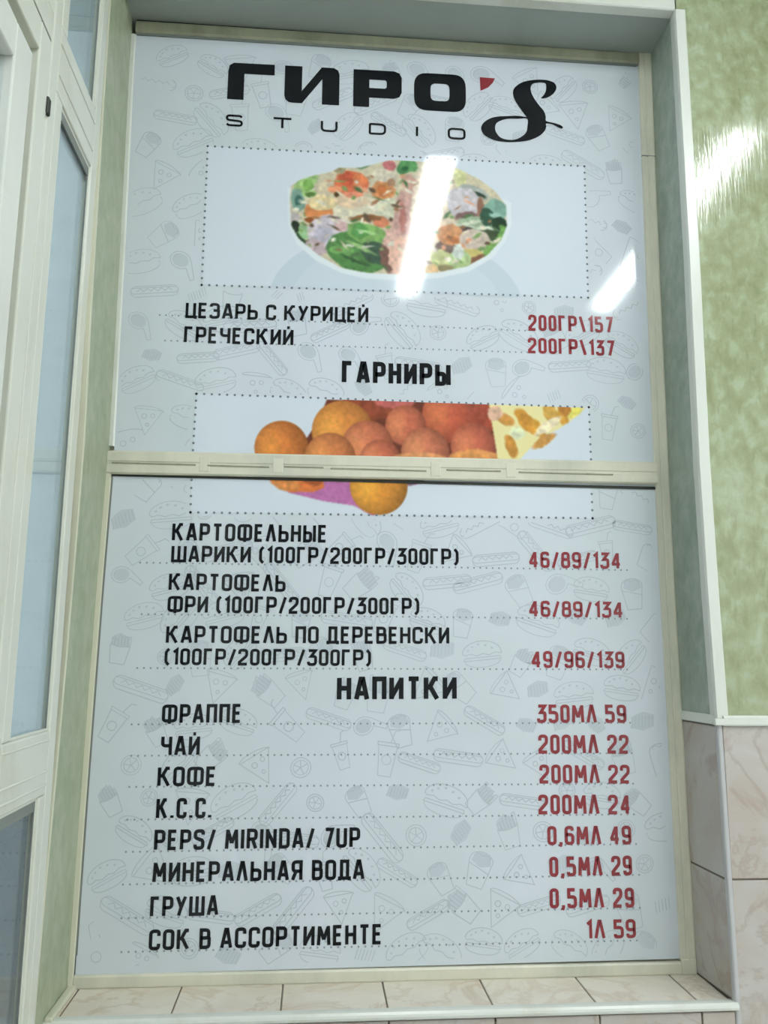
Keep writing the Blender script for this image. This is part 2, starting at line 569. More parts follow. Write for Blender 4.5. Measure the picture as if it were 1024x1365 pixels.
# ------------------------------------------------------------------ window frame holding the two menu panels
window = empty('window_1', (0.62, 0.0, 0.0), 'yellowed plastic window frame around the two menu panels', None, None, 'structure')
obj('backing', box(-0.015, 1.25, 0.012, 0.05, 0.0, ZT), M['frame_plastic'], window)
# right stile: stepped profile
sw = 0.0
def stile(x0, x1, z0, z1, ys):
    return None
secR = [(-0.0335, 0.010), (-0.0335, -0.0035), (-0.0315, -0.006), (-0.0215, -0.006), (-0.0200, -0.0045), (-0.0185, -0.0045), (-0.0170, -0.007), (-0.004, -0.007), (0.0, -0.005), (0.0, 0.010)]
obj('frame_stile', sweep_z(secR, [0.002] + ZLEV[1:], XR), M['frame_plastic'], window)
obj('frame_joint', sweep_z([(-0.034, -0.0075), (0.0005, -0.0075), (0.0005, -0.002), (-0.034, -0.002)], [1.872, 1.8735], XR), M['grey_rubber'], window)
# bottom rail
obj('bottom_rail', sweep_x([(0.010, 0.0), (-0.006, 0.0), (-0.0075, 0.003), (-0.0075, 0.021), (-0.005, 0.0245), (0.010, 0.0245)], -0.010, 1.226), M['frame_plastic'], window)
obj('bottom_rail_end', box(1.2265, 1.259, -0.0078, 0.01, 0.0, 0.0295, 0.001), M['frame_plastic'], window)
# top rail
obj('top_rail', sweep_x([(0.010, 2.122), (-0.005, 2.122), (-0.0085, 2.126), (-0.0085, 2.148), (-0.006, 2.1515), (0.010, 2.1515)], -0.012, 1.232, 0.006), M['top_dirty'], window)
obj('top_gap', sweep_x([(0.010, 2.1515), (-0.002, 2.1515), (-0.002, ZT), (0.010, ZT)], -0.012, 1.262, 0.003), M['dark_gap'], window)
obj('top_stop', sweep_x([(0.006, 2.1165), (-0.004, 2.1165), (-0.004, 2.1222), (0.006, 2.1222)], -0.010, 1.2275, 0.006), M['grey_rubber'], window)
# middle rail with groove
zc = 1.0655
sec = [(0.010, -0.0265), (-0.0085, -0.0265), (-0.012, -0.023), (-0.012, -0.0045), (-0.0105, -0.003), (-0.0105, 0.001), (-0.012, 0.0025), (-0.012, 0.021), (-0.009, 0.0255), (0.010, 0.0255)]
obj('middle_rail', sweep_x([(y, z + zc - 0.003) for y, z in sec], -0.0105, 1.2245, 0.0075, 8, 0.0), M['frame_plastic'], window)
# cover strip in the groove, broken into pieces, with clips
for x0, x1, o_ in ((0.0, 0.18, 0.0), (0.205, 0.34, 0.002), (0.372, 0.46, 0.001), (0.475, 0.69, 0.003), (0.735, 0.86, 0.001), (0.90, 1.12, 0.003)):
    dz = 0.0075 * x0 / 1.22 - 0.003
    obj('groove_strip', box(x0, x1, -0.0135, -0.0108, zc + dz - 0.0045 - o_, zc + dz - 0.0008 - o_, 0.0006), M['sealant'], window)
for x0 in (0.188, 0.348, 0.70, 0.872):
    dz = 0.0075 * x0 / 1.22 - 0.003
    b = box(x0, x0 + 0.022, -0.0130, -0.0115, zc + dz - 0.018, zc + dz + 0.014, 0.0006)
    obj('rail_clip', b, M['frame_plastic'], window)
obj('rail_gap', box(-0.006, 1.224, -0.0030, 0.010, 1.0325, 1.0385), M['dark_gap'], window)  # dark strip standing in for the shadow line below the middle rail
obj('corner_gap', box(-0.0145, -0.0105, -0.0045, 0.008, 0.024, 0.062), M['dark_gap'], window)
obj('left_gap', sweep_z([(0.0085, -0.0005), (0.0125, -0.0005), (0.0125, 0.008), (0.0085, 0.008)], [0.06, 0.38, 0.76, 1.03], XL), M['grey_rubber'], window)
obj('left_stop', sweep_z([(0.0, 0.008), (0.0, -0.004), (0.0075, -0.004), (0.0105, -0.001), (0.0105, 0.008)], [1.10, 1.3, 1.55, 1.8, 2.0, 2.118], XL), M['white_plastic'], window)

# ------------------------------------------------------------------ stroke lettering
def fil(P, closed=False, n_=5):
    """P = [(x, y, r)], returns a polyline with rounded corners"""
    out = []
    k = len(P)
    for i, p in enumerate(P):
        x, y, r = (p + (0,))[:3] if len(p) == 2 else p
        if r <= 0 or (not closed and i in (0, k - 1)):
            out.append((x, y)); continue
        a_ = Vector(P[i - 1][:2]); c_ = Vector(P[(i + 1) % k][:2]); q = Vector((x, y))
        u = (a_ - q).normalized(); w = (c_ - q).normalized()
        rr = min(r, (a_ - q).length * 0.5, (c_ - q).length * 0.5)
        s0 = q + u * rr; s1 = q + w * rr
        for j in range(n_ + 1):
            t = j / n_
            pt = s0 * (1 - t) ** 2 + q * 2 * t * (1 - t) + s1 * t * t
            out.append((pt.x, pt.y))
    return out

def ribbon(bm, pts, width, to3d, closed=False):
    """flat ribbon of constant width with mitred joints along pts; to3d maps (x, y) to a 3-D point"""
    k = len(pts)
    if k < 2: return
    P = [Vector(p) for p in pts]
    Lf, Rt = [], []
    for i in range(k):
        if closed:
            d0 = (P[i] - P[i - 1]); d1 = (P[(i + 1) % k] - P[i])
        else:
            d0 = P[i] - P[i - 1] if i > 0 else P[1] - P[0]
            d1 = P[i + 1] - P[i] if i < k - 1 else d0
        if d0.length < 1e-9: d0 = d1
        if d1.length < 1e-9: d1 = d0
        if d0.length < 1e-9: continue
        d0 = d0.normalized(); d1 = d1.normalized()
        n0 = Vector((-d0.y, d0.x)); n1 = Vector((-d1.y, d1.x))
        nn = n0 + n1
        if nn.length < 1e-6: nn = n0
        nn.normalize()
        s = 1.0 / max(0.45, nn.dot(n0))
        Lf.append(bm.verts.new(to3d(P[i] + nn * width / 2 * s)))
        Rt.append(bm.verts.new(to3d(P[i] - nn * width / 2 * s)))
    m_ = len(Lf)
    for i in range(m_ if closed else m_ - 1):
        j = (i + 1) % m_
        try: bm.faces.new((Lf[i], Rt[i], Rt[j], Lf[j]))
        except ValueError: pass

w = 0.38
R_ = 0.17
def G(width, *paths): return (width, paths)
O_ = ([(0, 0, R_), (w, 0, R_), (w, 1, R_), (0, 1, R_)], True)
GL = {
 'А': G(0.42, ([(0, -.06), (.17, 1), (.25, 1), (.42, -.06)], 0), ([(.07, .25), (.35, .25)], 0)),
 'Б': G(w, ([(w, 1), (0, 1), (0, 0), (w, 0, R_), (w, .55, R_), (0, .55)], 0)),
 'В': G(w, ([(0, 0), (0, 1), (w * .92, 1, R_), (w * .92, .54, .12), (0, .54)], 0), ([(w * .8, .54), (w, .54, .12), (w, 0, R_), (-.06, 0)], 0)),
 'Г': G(w * .86, ([(0, -.06), (0, 1), (w * .86, 1)], 0)),
 'Д': G(.44, ([(-.02, -.14), (-.02, 0), (.46, 0), (.46, -.14)], 0), ([(.07, 0), (.07, 1), (.37, 1), (.37, 0)], 0)),
 'Е': G(w * .85, ([(w * .85, 1), (0, 1), (0, 0), (w * .85, 0)], 0), ([(0, .52), (w * .75, .52)], 0)),
 'З': G(w, ([(0, .82), (0, 1, R_), (w * .95, 1, R_), (w * .95, .53, .12), (.12, .53)], 0), ([(w * .8, .53), (w, .53, .12), (w, 0, R_), (0, 0, R_), (0, .2)], 0)),
 'И': G(w, ([(0, 1.06), (0, -.06)], 0), ([(.0, .04), (w, .96)], 0), ([(w, 1.06), (w, -.06)], 0)),
 'Й': G(w, ([(0, 1.06), (0, -.06)], 0), ([(.0, .04), (w, .96)], 0), ([(w, 1.06), (w, -.06)], 0), ([(.12, 1.22), (.25, 1.22)], 0)),
 'К': G(.46, ([(0, -.06), (0, 1.06)], 0), ([(0, .54), (.14, .54), (.33, 1.0), (.47, 1.0)], 0), ([(.16, .60), (.44, -.06)], 0)),
 'Л': G(.40, ([(0, -.06), (.17, 1), (.23, 1), (.40, -.06)], 0)),
 'М': G(.50, ([(0, -.06), (.04, 1.06)], 0), ([(.05, 1.0), (.25, .26)], 0), ([(.25, .26), (.45, 1.0)], 0), ([(.46, 1.06), (.50, -.06)], 0)),
 'Н': G(w, ([(0, -.06), (0, 1.06)], 0), ([(w, -.06), (w, 1.06)], 0), ([(0, .52), (w, .52)], 0)),
 'О': G(w, O_),
 'П': G(w, ([(0, -.06), (0, 1), (w, 1), (w, -.06)], 0)),
 'Р': G(w, ([(0, -.06), (0, 1), (w, 1, R_), (w, .42, R_), (0, .42)], 0)),
 'С': G(w, ([(w, .72), (w, 1, R_), (0, 1, R_), (0, 0, R_), (w, 0, R_), (w, .28)], 0)),
 'Т': G(.40, ([(0, 1), (.40, 1)], 0), ([(.20, 1), (.20, -.06)], 0)),
 'У': G(.40, ([(0, 1.06), (.20, .42)], 0), ([(.40, 1.06), (.20, .42), (.08, -.06)], 0)),
 'Ф': G(.62, ([(.0, .06, R_), (.62, .06, R_), (.62, .98, R_), (.0, .98, R_)], True), ([(.31, -.12), (.31, 1.04)], 0)),
 'Ц': G(.40, ([(0, 1.06), (0, 0), (.44, 0), (.44, -.15)], 0), ([(w, 1.06), (w, 0)], 0)),
 'Ч': G(w, ([(0, 1.06), (0, .5, R_), (w, .5)], 0), ([(w, 1.06), (w, -.06)], 0)),
 'Ш': G(.62, ([(0, 1.06), (0, 0), (.62, 0), (.62, 1.06)], 0), ([(.31, 0), (.31, 1.06)], 0)),
 'Ы': G(.52, ([(0, 1.06), (0, 0), (.32, 0, .14), (.32, .55, .14), (0, .55)], 0), ([(.52, 1.06), (.52, -.06)], 0)),
 'Ь': G(w, ([(0, 1.06), (0, 0), (w, 0, .16), (w, .55, .16), (0, .55)], 0)),
 'Я': G(w, ([(w, -.06), (w, 1), (0, 1, R_), (0, .45, R_), (w, .45)], 0), ([(.14, .45), (-.02, -.06)], 0)),
 '0': G(.33, ([(0, 0, R_), (.33, 0, R_), (.33, 1, R_), (0, 1, R_)], True)),
 '1': G(.16, ([(0, .82), (.16, 1), (.16, -.06)], 0)),
 '2': G(.35, ([(0, .72), (0, 1, R_), (.35, 1, R_), (.35, .60, .10), (0, .14), (0, 0), (.37, 0)], 0)),
 '3': G(.35, ([(0, 1), (.34, 1), (.12, .58), (.35, .58, .14), (.35, 0, R_), (0, 0, R_), (0, .2)], 0)),
 '4': G(.38, ([(.28, -.06), (.28, 1.06)], 0), ([(.25, 1.0), (0, .25)], 0), ([(-.04, .25), (.40, .25)], 0)),
 '5': G(.35, ([(.33, 1), (0, 1), (0, .58), (.35, .58, R_), (.35, 0, R_), (0, 0, R_), (0, .18)], 0)),
 '6': G(.35, ([(.33, .80), (.33, 1, R_), (0, 1, R_), (0, 0, R_), (.35, 0, R_), (.35, .56, R_), (0, .56)], 0)),
 '7': G(.34, ([(0, 1), (.34, 1), (.12, -.06)], 0)),
 '8': G(.35, ([(.02, .54, .1), (.33, .54, .1), (.33, 1, R_), (.02, 1, R_)], True), ([(0, 0, R_), (.35, 0, R_), (.35, .54, R_), (0, .54, R_)], True)),
 '9': G(.35, ([(.02, .20), (.02, 0, R_), (.35, 0, R_), (.35, 1, R_), (0, 1, R_), (0, .44, R_), (.35, .44)], 0)),
 '(': G(.12, ([(.14, 1.06), (0, .85, .2), (0, .12, .2), (.14, -.08)], 0)),
 ')': G(.12, ([(0, 1.06), (.14, .85, .2), (.14, .12, .2), (0, -.08)], 0)),
 '/': G(.26, ([(0, -.08), (.26, 1.06)], 0)),
 '\\': G(.26, ([(.26, -.08), (0, 1.06)], 0)),
 '.': G(.02, ([(.01, -.06), (.01, .09)], 0)),
 ',': G(.04, ([(.03, .09), (.03, -.04), (-.02, -.20)], 0)),
 ' ': G(.10),
}
GL.update({'P': GL['Р'], 'E': GL['Е'], 'M': GL['М'], 'A': GL['А'],
 'S': G(w, ([(w, .78), (w, 1, R_), (0, 1, R_), (0, .60, .12), (w, .44, .12), (w, 0, R_), (0, 0, R_), (0, .22)], 0)),
 'I': G(0.0, ([(0, -.06), (0, 1.06)], 0)),
 'R': G(w, ([(0, -.06), (0, 1), (w, 1, R_), (w, .48, R_), (0, .48)], 0), ([(w * .55, .48), (w, -.06)], 0)),
 'N': G(w, ([(0, -.06), (0, 1.06)], 0), ([(.0, .96), (w, .04)], 0), ([(w, -.06), (w, 1.06)], 0)),
 'D': G(w, ([(0, 0), (w, 0, R_), (w, 1, R_), (0, 1)], True)),
 'U': G(w, ([(0, 1.06), (0, 0, R_), (w, 0, R_), (w, 1.06)], 0))})

def text_mesh(s, x0, z0, x1, z1, h, y, tk=0.155, gap=0.19):
    """lettering along the baseline (x0,z0)-(x1,z1) in millimetres, cap height h"""
    solid = [c for c in s if c != ' ']
    sw_ = sum(GL[c][0] for c in solid)
    # letter widths stretch to fill the measured line, stroke and gap keep their size
    L_ = x1 - x0
    wx = (L_ - (tk * len(solid) + gap * (len(solid) - 1) + 0.36 * s.count(' ')) * h) / sw_
    if wx < 0.8 * h:
        gap *= 0.8
        wx = (L_ - (tk * len(solid) + gap * (len(solid) - 1) + 0.36 * s.count(' ')) * h) / sw_
    adv = []
    x = 0.0
    for ch in s:
        adv.append(x)
        x += GL[ch][0] * wx + (tk + gap) * h if ch != ' ' else 0.36 * h
    bm = bmesh.new()
    ux, uz = (x1 - x0), (z1 - z0)
    st = tk * h
    cnt = 0
    for ch, a_ in zip(s, adv):
        for pts, closed in GL[ch][1]:
            cnt += 1
            pl = fil(pts, bool(closed), 5)
            q = [(a_ + tk / 2 * h + px * wx, (tk / 2 + pz * (1 - tk)) * h) for px, pz in pl]
            def to3(v_):
                t = v_.x / ux
                return Vector(((x0 + v_.x) / 1000, y - (cnt % 4) * 3e-5, (z0 + uz * t + v_.y) / 1000))
            ribbon(bm, q, st, to3, bool(closed))
    return flat_solid(bm, y)

def flat_solid(bm, y):
    # face the prints into the room (towards -y)
    bmesh.ops.recalc_face_normals(bm, faces=bm.faces[:])
    fl = [f for f in bm.faces if f.normal.y > 0]
    if fl: bmesh.ops.reverse_faces(bm, faces=fl)
    return bm

# measured layout of the print, millimetres on the board
TEXT = [
    ("ЦЕЗАРЬ С КУРИЦЕЙ", 139.0, 1403.7, 556.1, 1409.8, 37.9, "k"),
    ("ГРЕЧЕСКИЙ", 138.5, 1344.5, 384.9, 1347.2, 39.3, "k"),
    ("ГАРНИРЫ", 496.9, 1261.8, 748.3, 1263.6, 53.7, "K"),
    ("200ГР\\157", 933.9, 1406.3, 1138.6, 1409.2, 40.2, "r"),
    ("200ГР\\137", 931.6, 1350.6, 1139.9, 1351.3, 38.9, "r"),
    ("КАРТОФЕЛЬНЫЕ", 134.7, 892.4, 470.8, 894.7, 39.5, "k"),
    ("ШАРИКИ (100ГР/200ГР/300ГР)", 135.4, 845.7, 762.7, 849.8, 36.9, "k"),
    ("КАРТОФЕЛЬ", 133.3, 785.2, 382.8, 785.5, 37.1, "k"),
    ("ФРИ (100ГР/200ГР/300ГР)", 133.1, 737.1, 674.7, 739.5, 36.8, "k"),
    ("КАРТОФЕЛЬ ПО ДЕРЕВЕНСКИ", 133.2, 673.0, 741.5, 676.8, 37.1, "k"),
    ("(100ГР/200ГР/300ГР)", 132.5, 627.4, 569.6, 628.1, 35.4, "k"),
    ("НАПИТКИ", 498.1, 555.2, 757.2, 557.7, 50.3, "K"),
    ("46/89/134", 922.1, 846.6, 1134.1, 847.4, 37.2, "r"),
    ("46/89/134", 919.7, 737.8, 1134.7, 737.4, 36.1, "r"),
    ("49/96/139", 923.0, 626.8, 1133.4, 627.0, 36.8, "r"),
    ("ФРАППЕ", 133.3, 507.3, 298.5, 508.7, 39.5, "k"),
    ("ЧАЙ", 134.5, 442.4, 214.3, 442.8, 39.9, "k"),
    ("КОФЕ", 131.0, 381.1, 250.8, 381.6, 39.4, "k"),
    ("К.С.С.", 131.5, 317.6, 244.3, 317.9, 40.4, "k"),
    ("PEPS/ MIRINDA/ 7UP", 130.8, 256.1, 551.7, 257.4, 40.2, "k"),
    ("МИНЕРАЛЬНАЯ ВОДА", 131.1, 194.1, 561.8, 194.6, 39.7, "k"),
    ("ГРУША", 129.9, 129.2, 265.8, 130.2, 38.7, "k"),
    ("СОК В АССОРТИМЕНТЕ", 130.7, 66.5, 599.5, 69.3, 39.2, "k"),
    ("350МЛ 59", 932.8, 509.5, 1132.4, 509.7, 39.2, "r"),
    ("200МЛ 22", 934.5, 445.1, 1134.8, 444.7, 40.3, "r"),
    ("200МЛ 22", 935.3, 383.3, 1134.6, 382.4, 39.5, "r"),
    ("200МЛ 24", 931.5, 320.4, 1133.4, 318.9, 40.6, "r"),
    ("0,6МЛ 49", 949.4, 257.9, 1132.4, 257.3, 38.7, "r"),
    ("0,5МЛ 29", 952.0, 194.6, 1131.3, 195.3, 40.1, "r"),
    ("0,5МЛ 29", 950.9, 132.2, 1133.3, 131.1, 39.9, "r"),
    ("1Л 59", 1026.7, 71.4, 1133.8, 71.2, 37.5, "r"),
]
LEADERS = [ (81.8, 1408.5, 925.6, 1405.9), (96.6, 1348.1, 929.8, 1352.4), (70.4, 843.9, 1148.0, 845.2), (79.8, 733.8, 1143.2, 735.8), (76.9, 621.0, 1138.4, 624.6), (72.2, 505.6, 1140.2, 510.1), (75.0, 442.5, 1140.7, 445.8), (74.8, 380.5, 1141.3, 382.3), (74.8, 316.3, 1140.1, 318.9), (75.5, 253.9, 1142.3, 258.4), (73.3, 191.5, 1146.1, 196.3), (74.2, 127.7, 1144.7, 130.6), (78.0, 64.7, 1135.2, 66.6) ]
UPPER_PANEL = [(-4.4, 1082.4), (1219.5, 1093.8), (1228.8, 2125.0), (-13.4, 2119.0)]
LOWER_PANEL = [(-13.8, 23.8), (1225.9, 29.0), (1222.5, 1046.0), (-4.9, 1038.6)]
BOX1 = [(172.4, 1485.3), (1080.5, 1495.4), (1083.1, 1838.1), (170.8, 1835.0)]
BOX2U = [(170.6, 1085.6), (1073.4, 1089.8), (1072.8, 1224.1), (172.4, 1225.6)]
BOX2L = [(171.7, 956.0), (1072.3, 962.1), (1072.0, 1051.0), (170.7, 1048.3)]
LOGO = [(211.1, 1961.8), (790.3, 1964.4), (207.2, 2059.7), (791.2, 2066.7)]
STUDIO = [(211.2, 1890.3), (789.6, 1890.3), (210.0, 1921.3), (789.9, 1923.1)]
APOS = [(825.5, 2064.0), (863.8, 2063.5), (857.9, 2050.5), (846.2, 2037.0), (827.0, 2026.3)]
S_OUT = [(979.1, 2016.6), (993.6, 2018.9), (1008.4, 2029.1), (1017.2, 2041.6), (1018.7, 2052.3), (1014.1, 2061.2), (1004.5, 2065.8), (992.5, 2068.2), (970.7, 2067.4), (951.3, 2063.9), (934.2, 2058.2), (920.8, 2049.3), (911.0, 2038.1), (908.4, 2026.1), (910.5, 2013.2), (916.3, 2000.5), (925.5, 1985.4), (937.1, 1968.0), (940.6, 1962.5), (920.3, 1964.3), (891.6, 1961.8), (867.8, 1958.7), (851.1, 1953.2), (836.7, 1943.2), (829.0, 1932.3), (827.5, 1921.9), (832.7, 1909.4), (843.3, 1901.1), (859.7, 1894.5), (878.6, 1891.9), (902.3, 1892.1), (930.8, 1895.7), (954.8, 1903.2), (974.1, 1914.7), (986.4, 1928.4), (990.3, 1940.3), (990.5, 1948.1), (1006.1, 1946.6), (1025.1, 1937.4), (1032.3, 1939.2), (1027.7, 1945.4), (1011.0, 1950.8), (990.7, 1954.7), (989.8, 1966.3), (985.4, 1981.7), (973.8, 1996.6), (962.2, 2014.1), (955.3, 2029.4), (953.2, 2042.4), (957.0, 2053.2), (965.6, 2057.8), (982.6, 2060.3), (991.0, 2058.3), (993.2, 2050.5), (991.7, 2037.2), (986.5, 2026.3)]
S_HOLE = [(942.9, 1958.0), (920.2, 1956.5), (896.3, 1954.9), (879.5, 1949.9), (865.1, 1939.9), (862.0, 1924.2), (867.1, 1911.7), (876.4, 1902.0), (892.9, 1897.9), (911.9, 1899.6), (928.7, 1909.2), (939.7, 1921.5), (942.9, 1937.2)]
SALAD_BASE = [
    ("e", 624, 1469, 295.7, 171.1, 0, (200, 213, 225)),
    ("e", 624, 1460, 246.2, 148.6, 0, (206, 218, 229)),
    ("p", [(362, 1740), (365, 1644), (387, 1596), (433, 1557), (492, 1530), (553, 1518), (624, 1518), (721, 1528), (793, 1548), (848, 1584), (883, 1630), (898, 1673), (899, 1732), (859, 1745)], (226, 234, 240)),
    ("p", [(369, 1744), (368, 1706), (372, 1645), (390, 1612), (438, 1572), (491, 1543), (553, 1533), (624, 1533), (721, 1543), (788, 1561), (839, 1593), (872, 1633), (887, 1672), (886, 1723), (859, 1759), (823, 1787), (772, 1811), (732, 1833), (640, 1831), (595, 1822), (532, 1801), (482, 1798), (461, 1785), (425, 1775), (390, 1761)], (206, 196, 168)),
]
SALAD_LEFT = [
    ("e", 407, 1746, 26.3, 25.7, 20, (165, 200, 130)),
    ("e", 421, 1772, 12.5, 6.1, 0, (150, 185, 120)),
    ("e", 410, 1749, 12.4, 13.6, 0, (128, 175, 90)),
    ("e", 415, 1725, 9.7, 5.4, 0, (80, 115, 50)),
    ("e", 446, 1742, 19.4, 18.2, 0, (215, 200, 170)),
    ("e", 386, 1708, 13.8, 27.0, 10, (125, 160, 145)),
    ("e", 386, 1708, 6.9, 10.5, 0, (50, 95, 85)),
    ("e", 377, 1660, 12.3, 14.9, 0, (195, 185, 185)),
    ("e", 381, 1639, 12.3, 13.3, 0, (25, 45, 25)),
    ("e", 397, 1605, 8.2, 22.1, 38, (30, 60, 30)),
    ("e", 403, 1629, 13.7, 16.3, 0, (150, 190, 140)),
    ("e", 522, 1695, 55.6, 30.1, 0, (222, 215, 190)),
    ("e", 511, 1712, 41.7, 15.1, 0, (228, 202, 170)),
    ("e", 436, 1684, 31.7, 21.0, -5, (215, 135, 80)),
    ("e", 442, 1705, 30.4, 18.0, 0, (228, 208, 160)),
    ("e", 416, 1659, 11.0, 6.6, 0, (125, 65, 25)),
    ("e", 513, 1758, 37.7, 28.9, -5, (205, 105, 70)),
    ("e", 502, 1769, 16.8, 16.8, 0, (190, 85, 55)),
    ("e", 532, 1768, 15.4, 16.8, 0, (220, 125, 80)),
    ("e", 519, 1731, 22.3, 7.6, 0, (225, 140, 110)),
    ("e", 484, 1793, 12.6, 9.2, 0, (150, 140, 110)),
    ("e", 540, 1807, 14.1, 6.8, 20, (100, 135, 100)),
    ("e", 474, 1740, 16.7, 9.1, 0, (225, 150, 110)),
    ("e", 477, 1727, 6.9, 6.0, 0, (75, 55, 15)),
    ("e", 589, 1744, 26.7, 22.8, 0, (208, 140, 90)),
    ("e", 586, 1744, 14.0, 12.2, 0, (190, 110, 60)),
    ("e", 600, 1690, 29.4, 33.2, 0, (216, 216, 190)),
    ("e", 584, 1662, 18.1, 12.6, 0, (212, 130, 95)),
    ("e", 548, 1672, 36.2, 7.5, 5, (140, 90, 50)),
    ("e", 460, 1632, 45.4, 38.6, 15, (205, 195, 205)),
    ("e", 490, 1651, 16.6, 14.9, 0, (215, 180, 180)),
    ("e", 449, 1625, 19.2, 17.8, 0, (190, 185, 200)),
    ("e", 433, 1592, 24.6, 14.7, -30, (196, 176, 182)),
    ("e", 529, 1585, 66.1, 45.8, -15, (75, 125, 65)),
    ("e", 556, 1628, 49.9, 25.3, -20, (125, 170, 95)),
    ("e", 534, 1638, 19.4, 17.9, 0, (85, 145, 75)),
    ("e", 573, 1584, 33.2, 25.2, -30, (48, 80, 58)),
    ("e", 491, 1589, 24.7, 11.8, 0, (110, 165, 90)),
    ("e", 535, 1597, 33.1, 4.7, -25, (150, 190, 120)),
    ("e", 524, 1564, 30.2, 4.7, -20, (40, 80, 40)),
    ("e", 551, 1636, 22.2, 3.0, -15, (165, 200, 140)),
    ("e", 513, 1575, 24.7, 2.9, -30, (110, 160, 90)),
    ("e", 623, 1595, 30.6, 74.3, 0, (218, 178, 165)),
    ("e", 634, 1659, 16.8, 45.1, 0, (205, 160, 150)),
    ("e", 596, 1570, 12.5, 32.5, 12, (115, 80, 70)),
    ("e", 602, 1812, 13.6, 14.8, 0, (180, 105, 105)),
    ("e", 636, 1805, 14.2, 13.9, 0, (70, 130, 80)),
    ("e", 591, 1784, 28.2, 15.3, 0, (216, 206, 186)),
    ("e", 608, 1766, 8.5, 9.2, 0, (170, 130, 100)),
]
SALAD_RIGHT = [
    ("e", 649, 1813, 21.1, 16.4, 0, (90, 150, 90)),
    ("e", 640, 1805, 7.5, 6.6, 0, (40, 100, 60)),
    ("e", 653, 1747, 21.0, 39.0, 0, (212, 165, 148)),
    ("e", 641, 1676, 23.9, 64.1, 0, (200, 160, 150)),
    ("e", 635, 1679, 7.5, 38.5, 0, (170, 110, 100)),
    ("e", 641, 1580, 35.5, 47.3, 0, (225, 180, 160)),
    ("e", 710, 1680, 51.0, 135.1, 0, (226, 206, 182)),
    ("e", 698, 1727, 18.1, 38.9, -10, (205, 150, 120)),
    ("e", 683, 1630, 17.9, 38.2, -10, (210, 140, 110)),
    ("e", 774, 1790, 13.7, 23.0, 0, (214, 216, 158)),
    ("e", 810, 1753, 36.5, 13.1, -20, (170, 175, 170)),
    ("e", 822, 1746, 16.8, 4.9, -25, (30, 50, 35)),
    ("e", 782, 1722, 37.9, 37.4, 0, (203, 197, 203)),
    ("e", 791, 1690, 28.7, 9.1, 12, (118, 86, 84)),
    ("e", 824, 1715, 8.5, 21.1, 0, (140, 100, 80)),
    ("e", 818, 1669, 48.4, 19.4, 0, (150, 170, 140)),
    ("e", 861, 1711, 25.9, 24.4, 0, (125, 165, 150)),
    ("e", 839, 1690, 15.2, 22.7, 0, (40, 80, 60)),
    ("e", 869, 1669, 18.2, 21.0, 0, (22, 55, 32)),
    ("e", 858, 1697, 12.2, 6.5, 0, (150, 185, 175)),
    ("e", 845, 1645, 22.7, 13.5, -20, (55, 72, 45)),
    ("e", 785, 1651, 19.6, 11.2, 0, (78, 66, 64)),
    ("e", 839, 1661, 19.7, 3.2, -3, (205, 216, 198)),
    ("e", 791, 1673, 28.7, 3.5, 12, (205, 210, 190)),
    ("e", 809, 1662, 24.2, 2.6, -10, (190, 200, 180)),
    ("e", 739, 1601, 25.4, 20.7, 0, (118, 98, 90)),
    ("e", 748, 1640, 30.0, 24.0, 0, (208, 148, 105)),
    ("e", 757, 1628, 15.0, 8.0, 0, (185, 115, 70)),
    ("e", 808, 1627, 34.6, 27.2, 0, (206, 190, 176)),
    ("e", 802, 1592, 22.5, 13.4, 0, (196, 182, 112)),
    ("e", 859, 1611, 36.3, 18.5, 45, (120, 168, 88)),
    ("e", 878, 1647, 12.1, 20.9, 0, (108, 156, 78)),
    ("e", 808, 1576, 25.5, 9.5, 28, (128, 88, 66)),
    ("e", 730, 1575, 26.8, 22.1, -20, (202, 206, 150)),
    ("e", 772, 1574, 25.4, 25.3, 0, (182, 204, 146)),
    ("e", 769, 1596, 12.6, 19.1, 0, (214, 222, 214)),
    ("e", 736, 1554, 19.3, 6.9, 0, (148, 138, 98)),
    ("e", 703, 1549, 14.8, 12.6, 0, (225, 190, 140)),
]
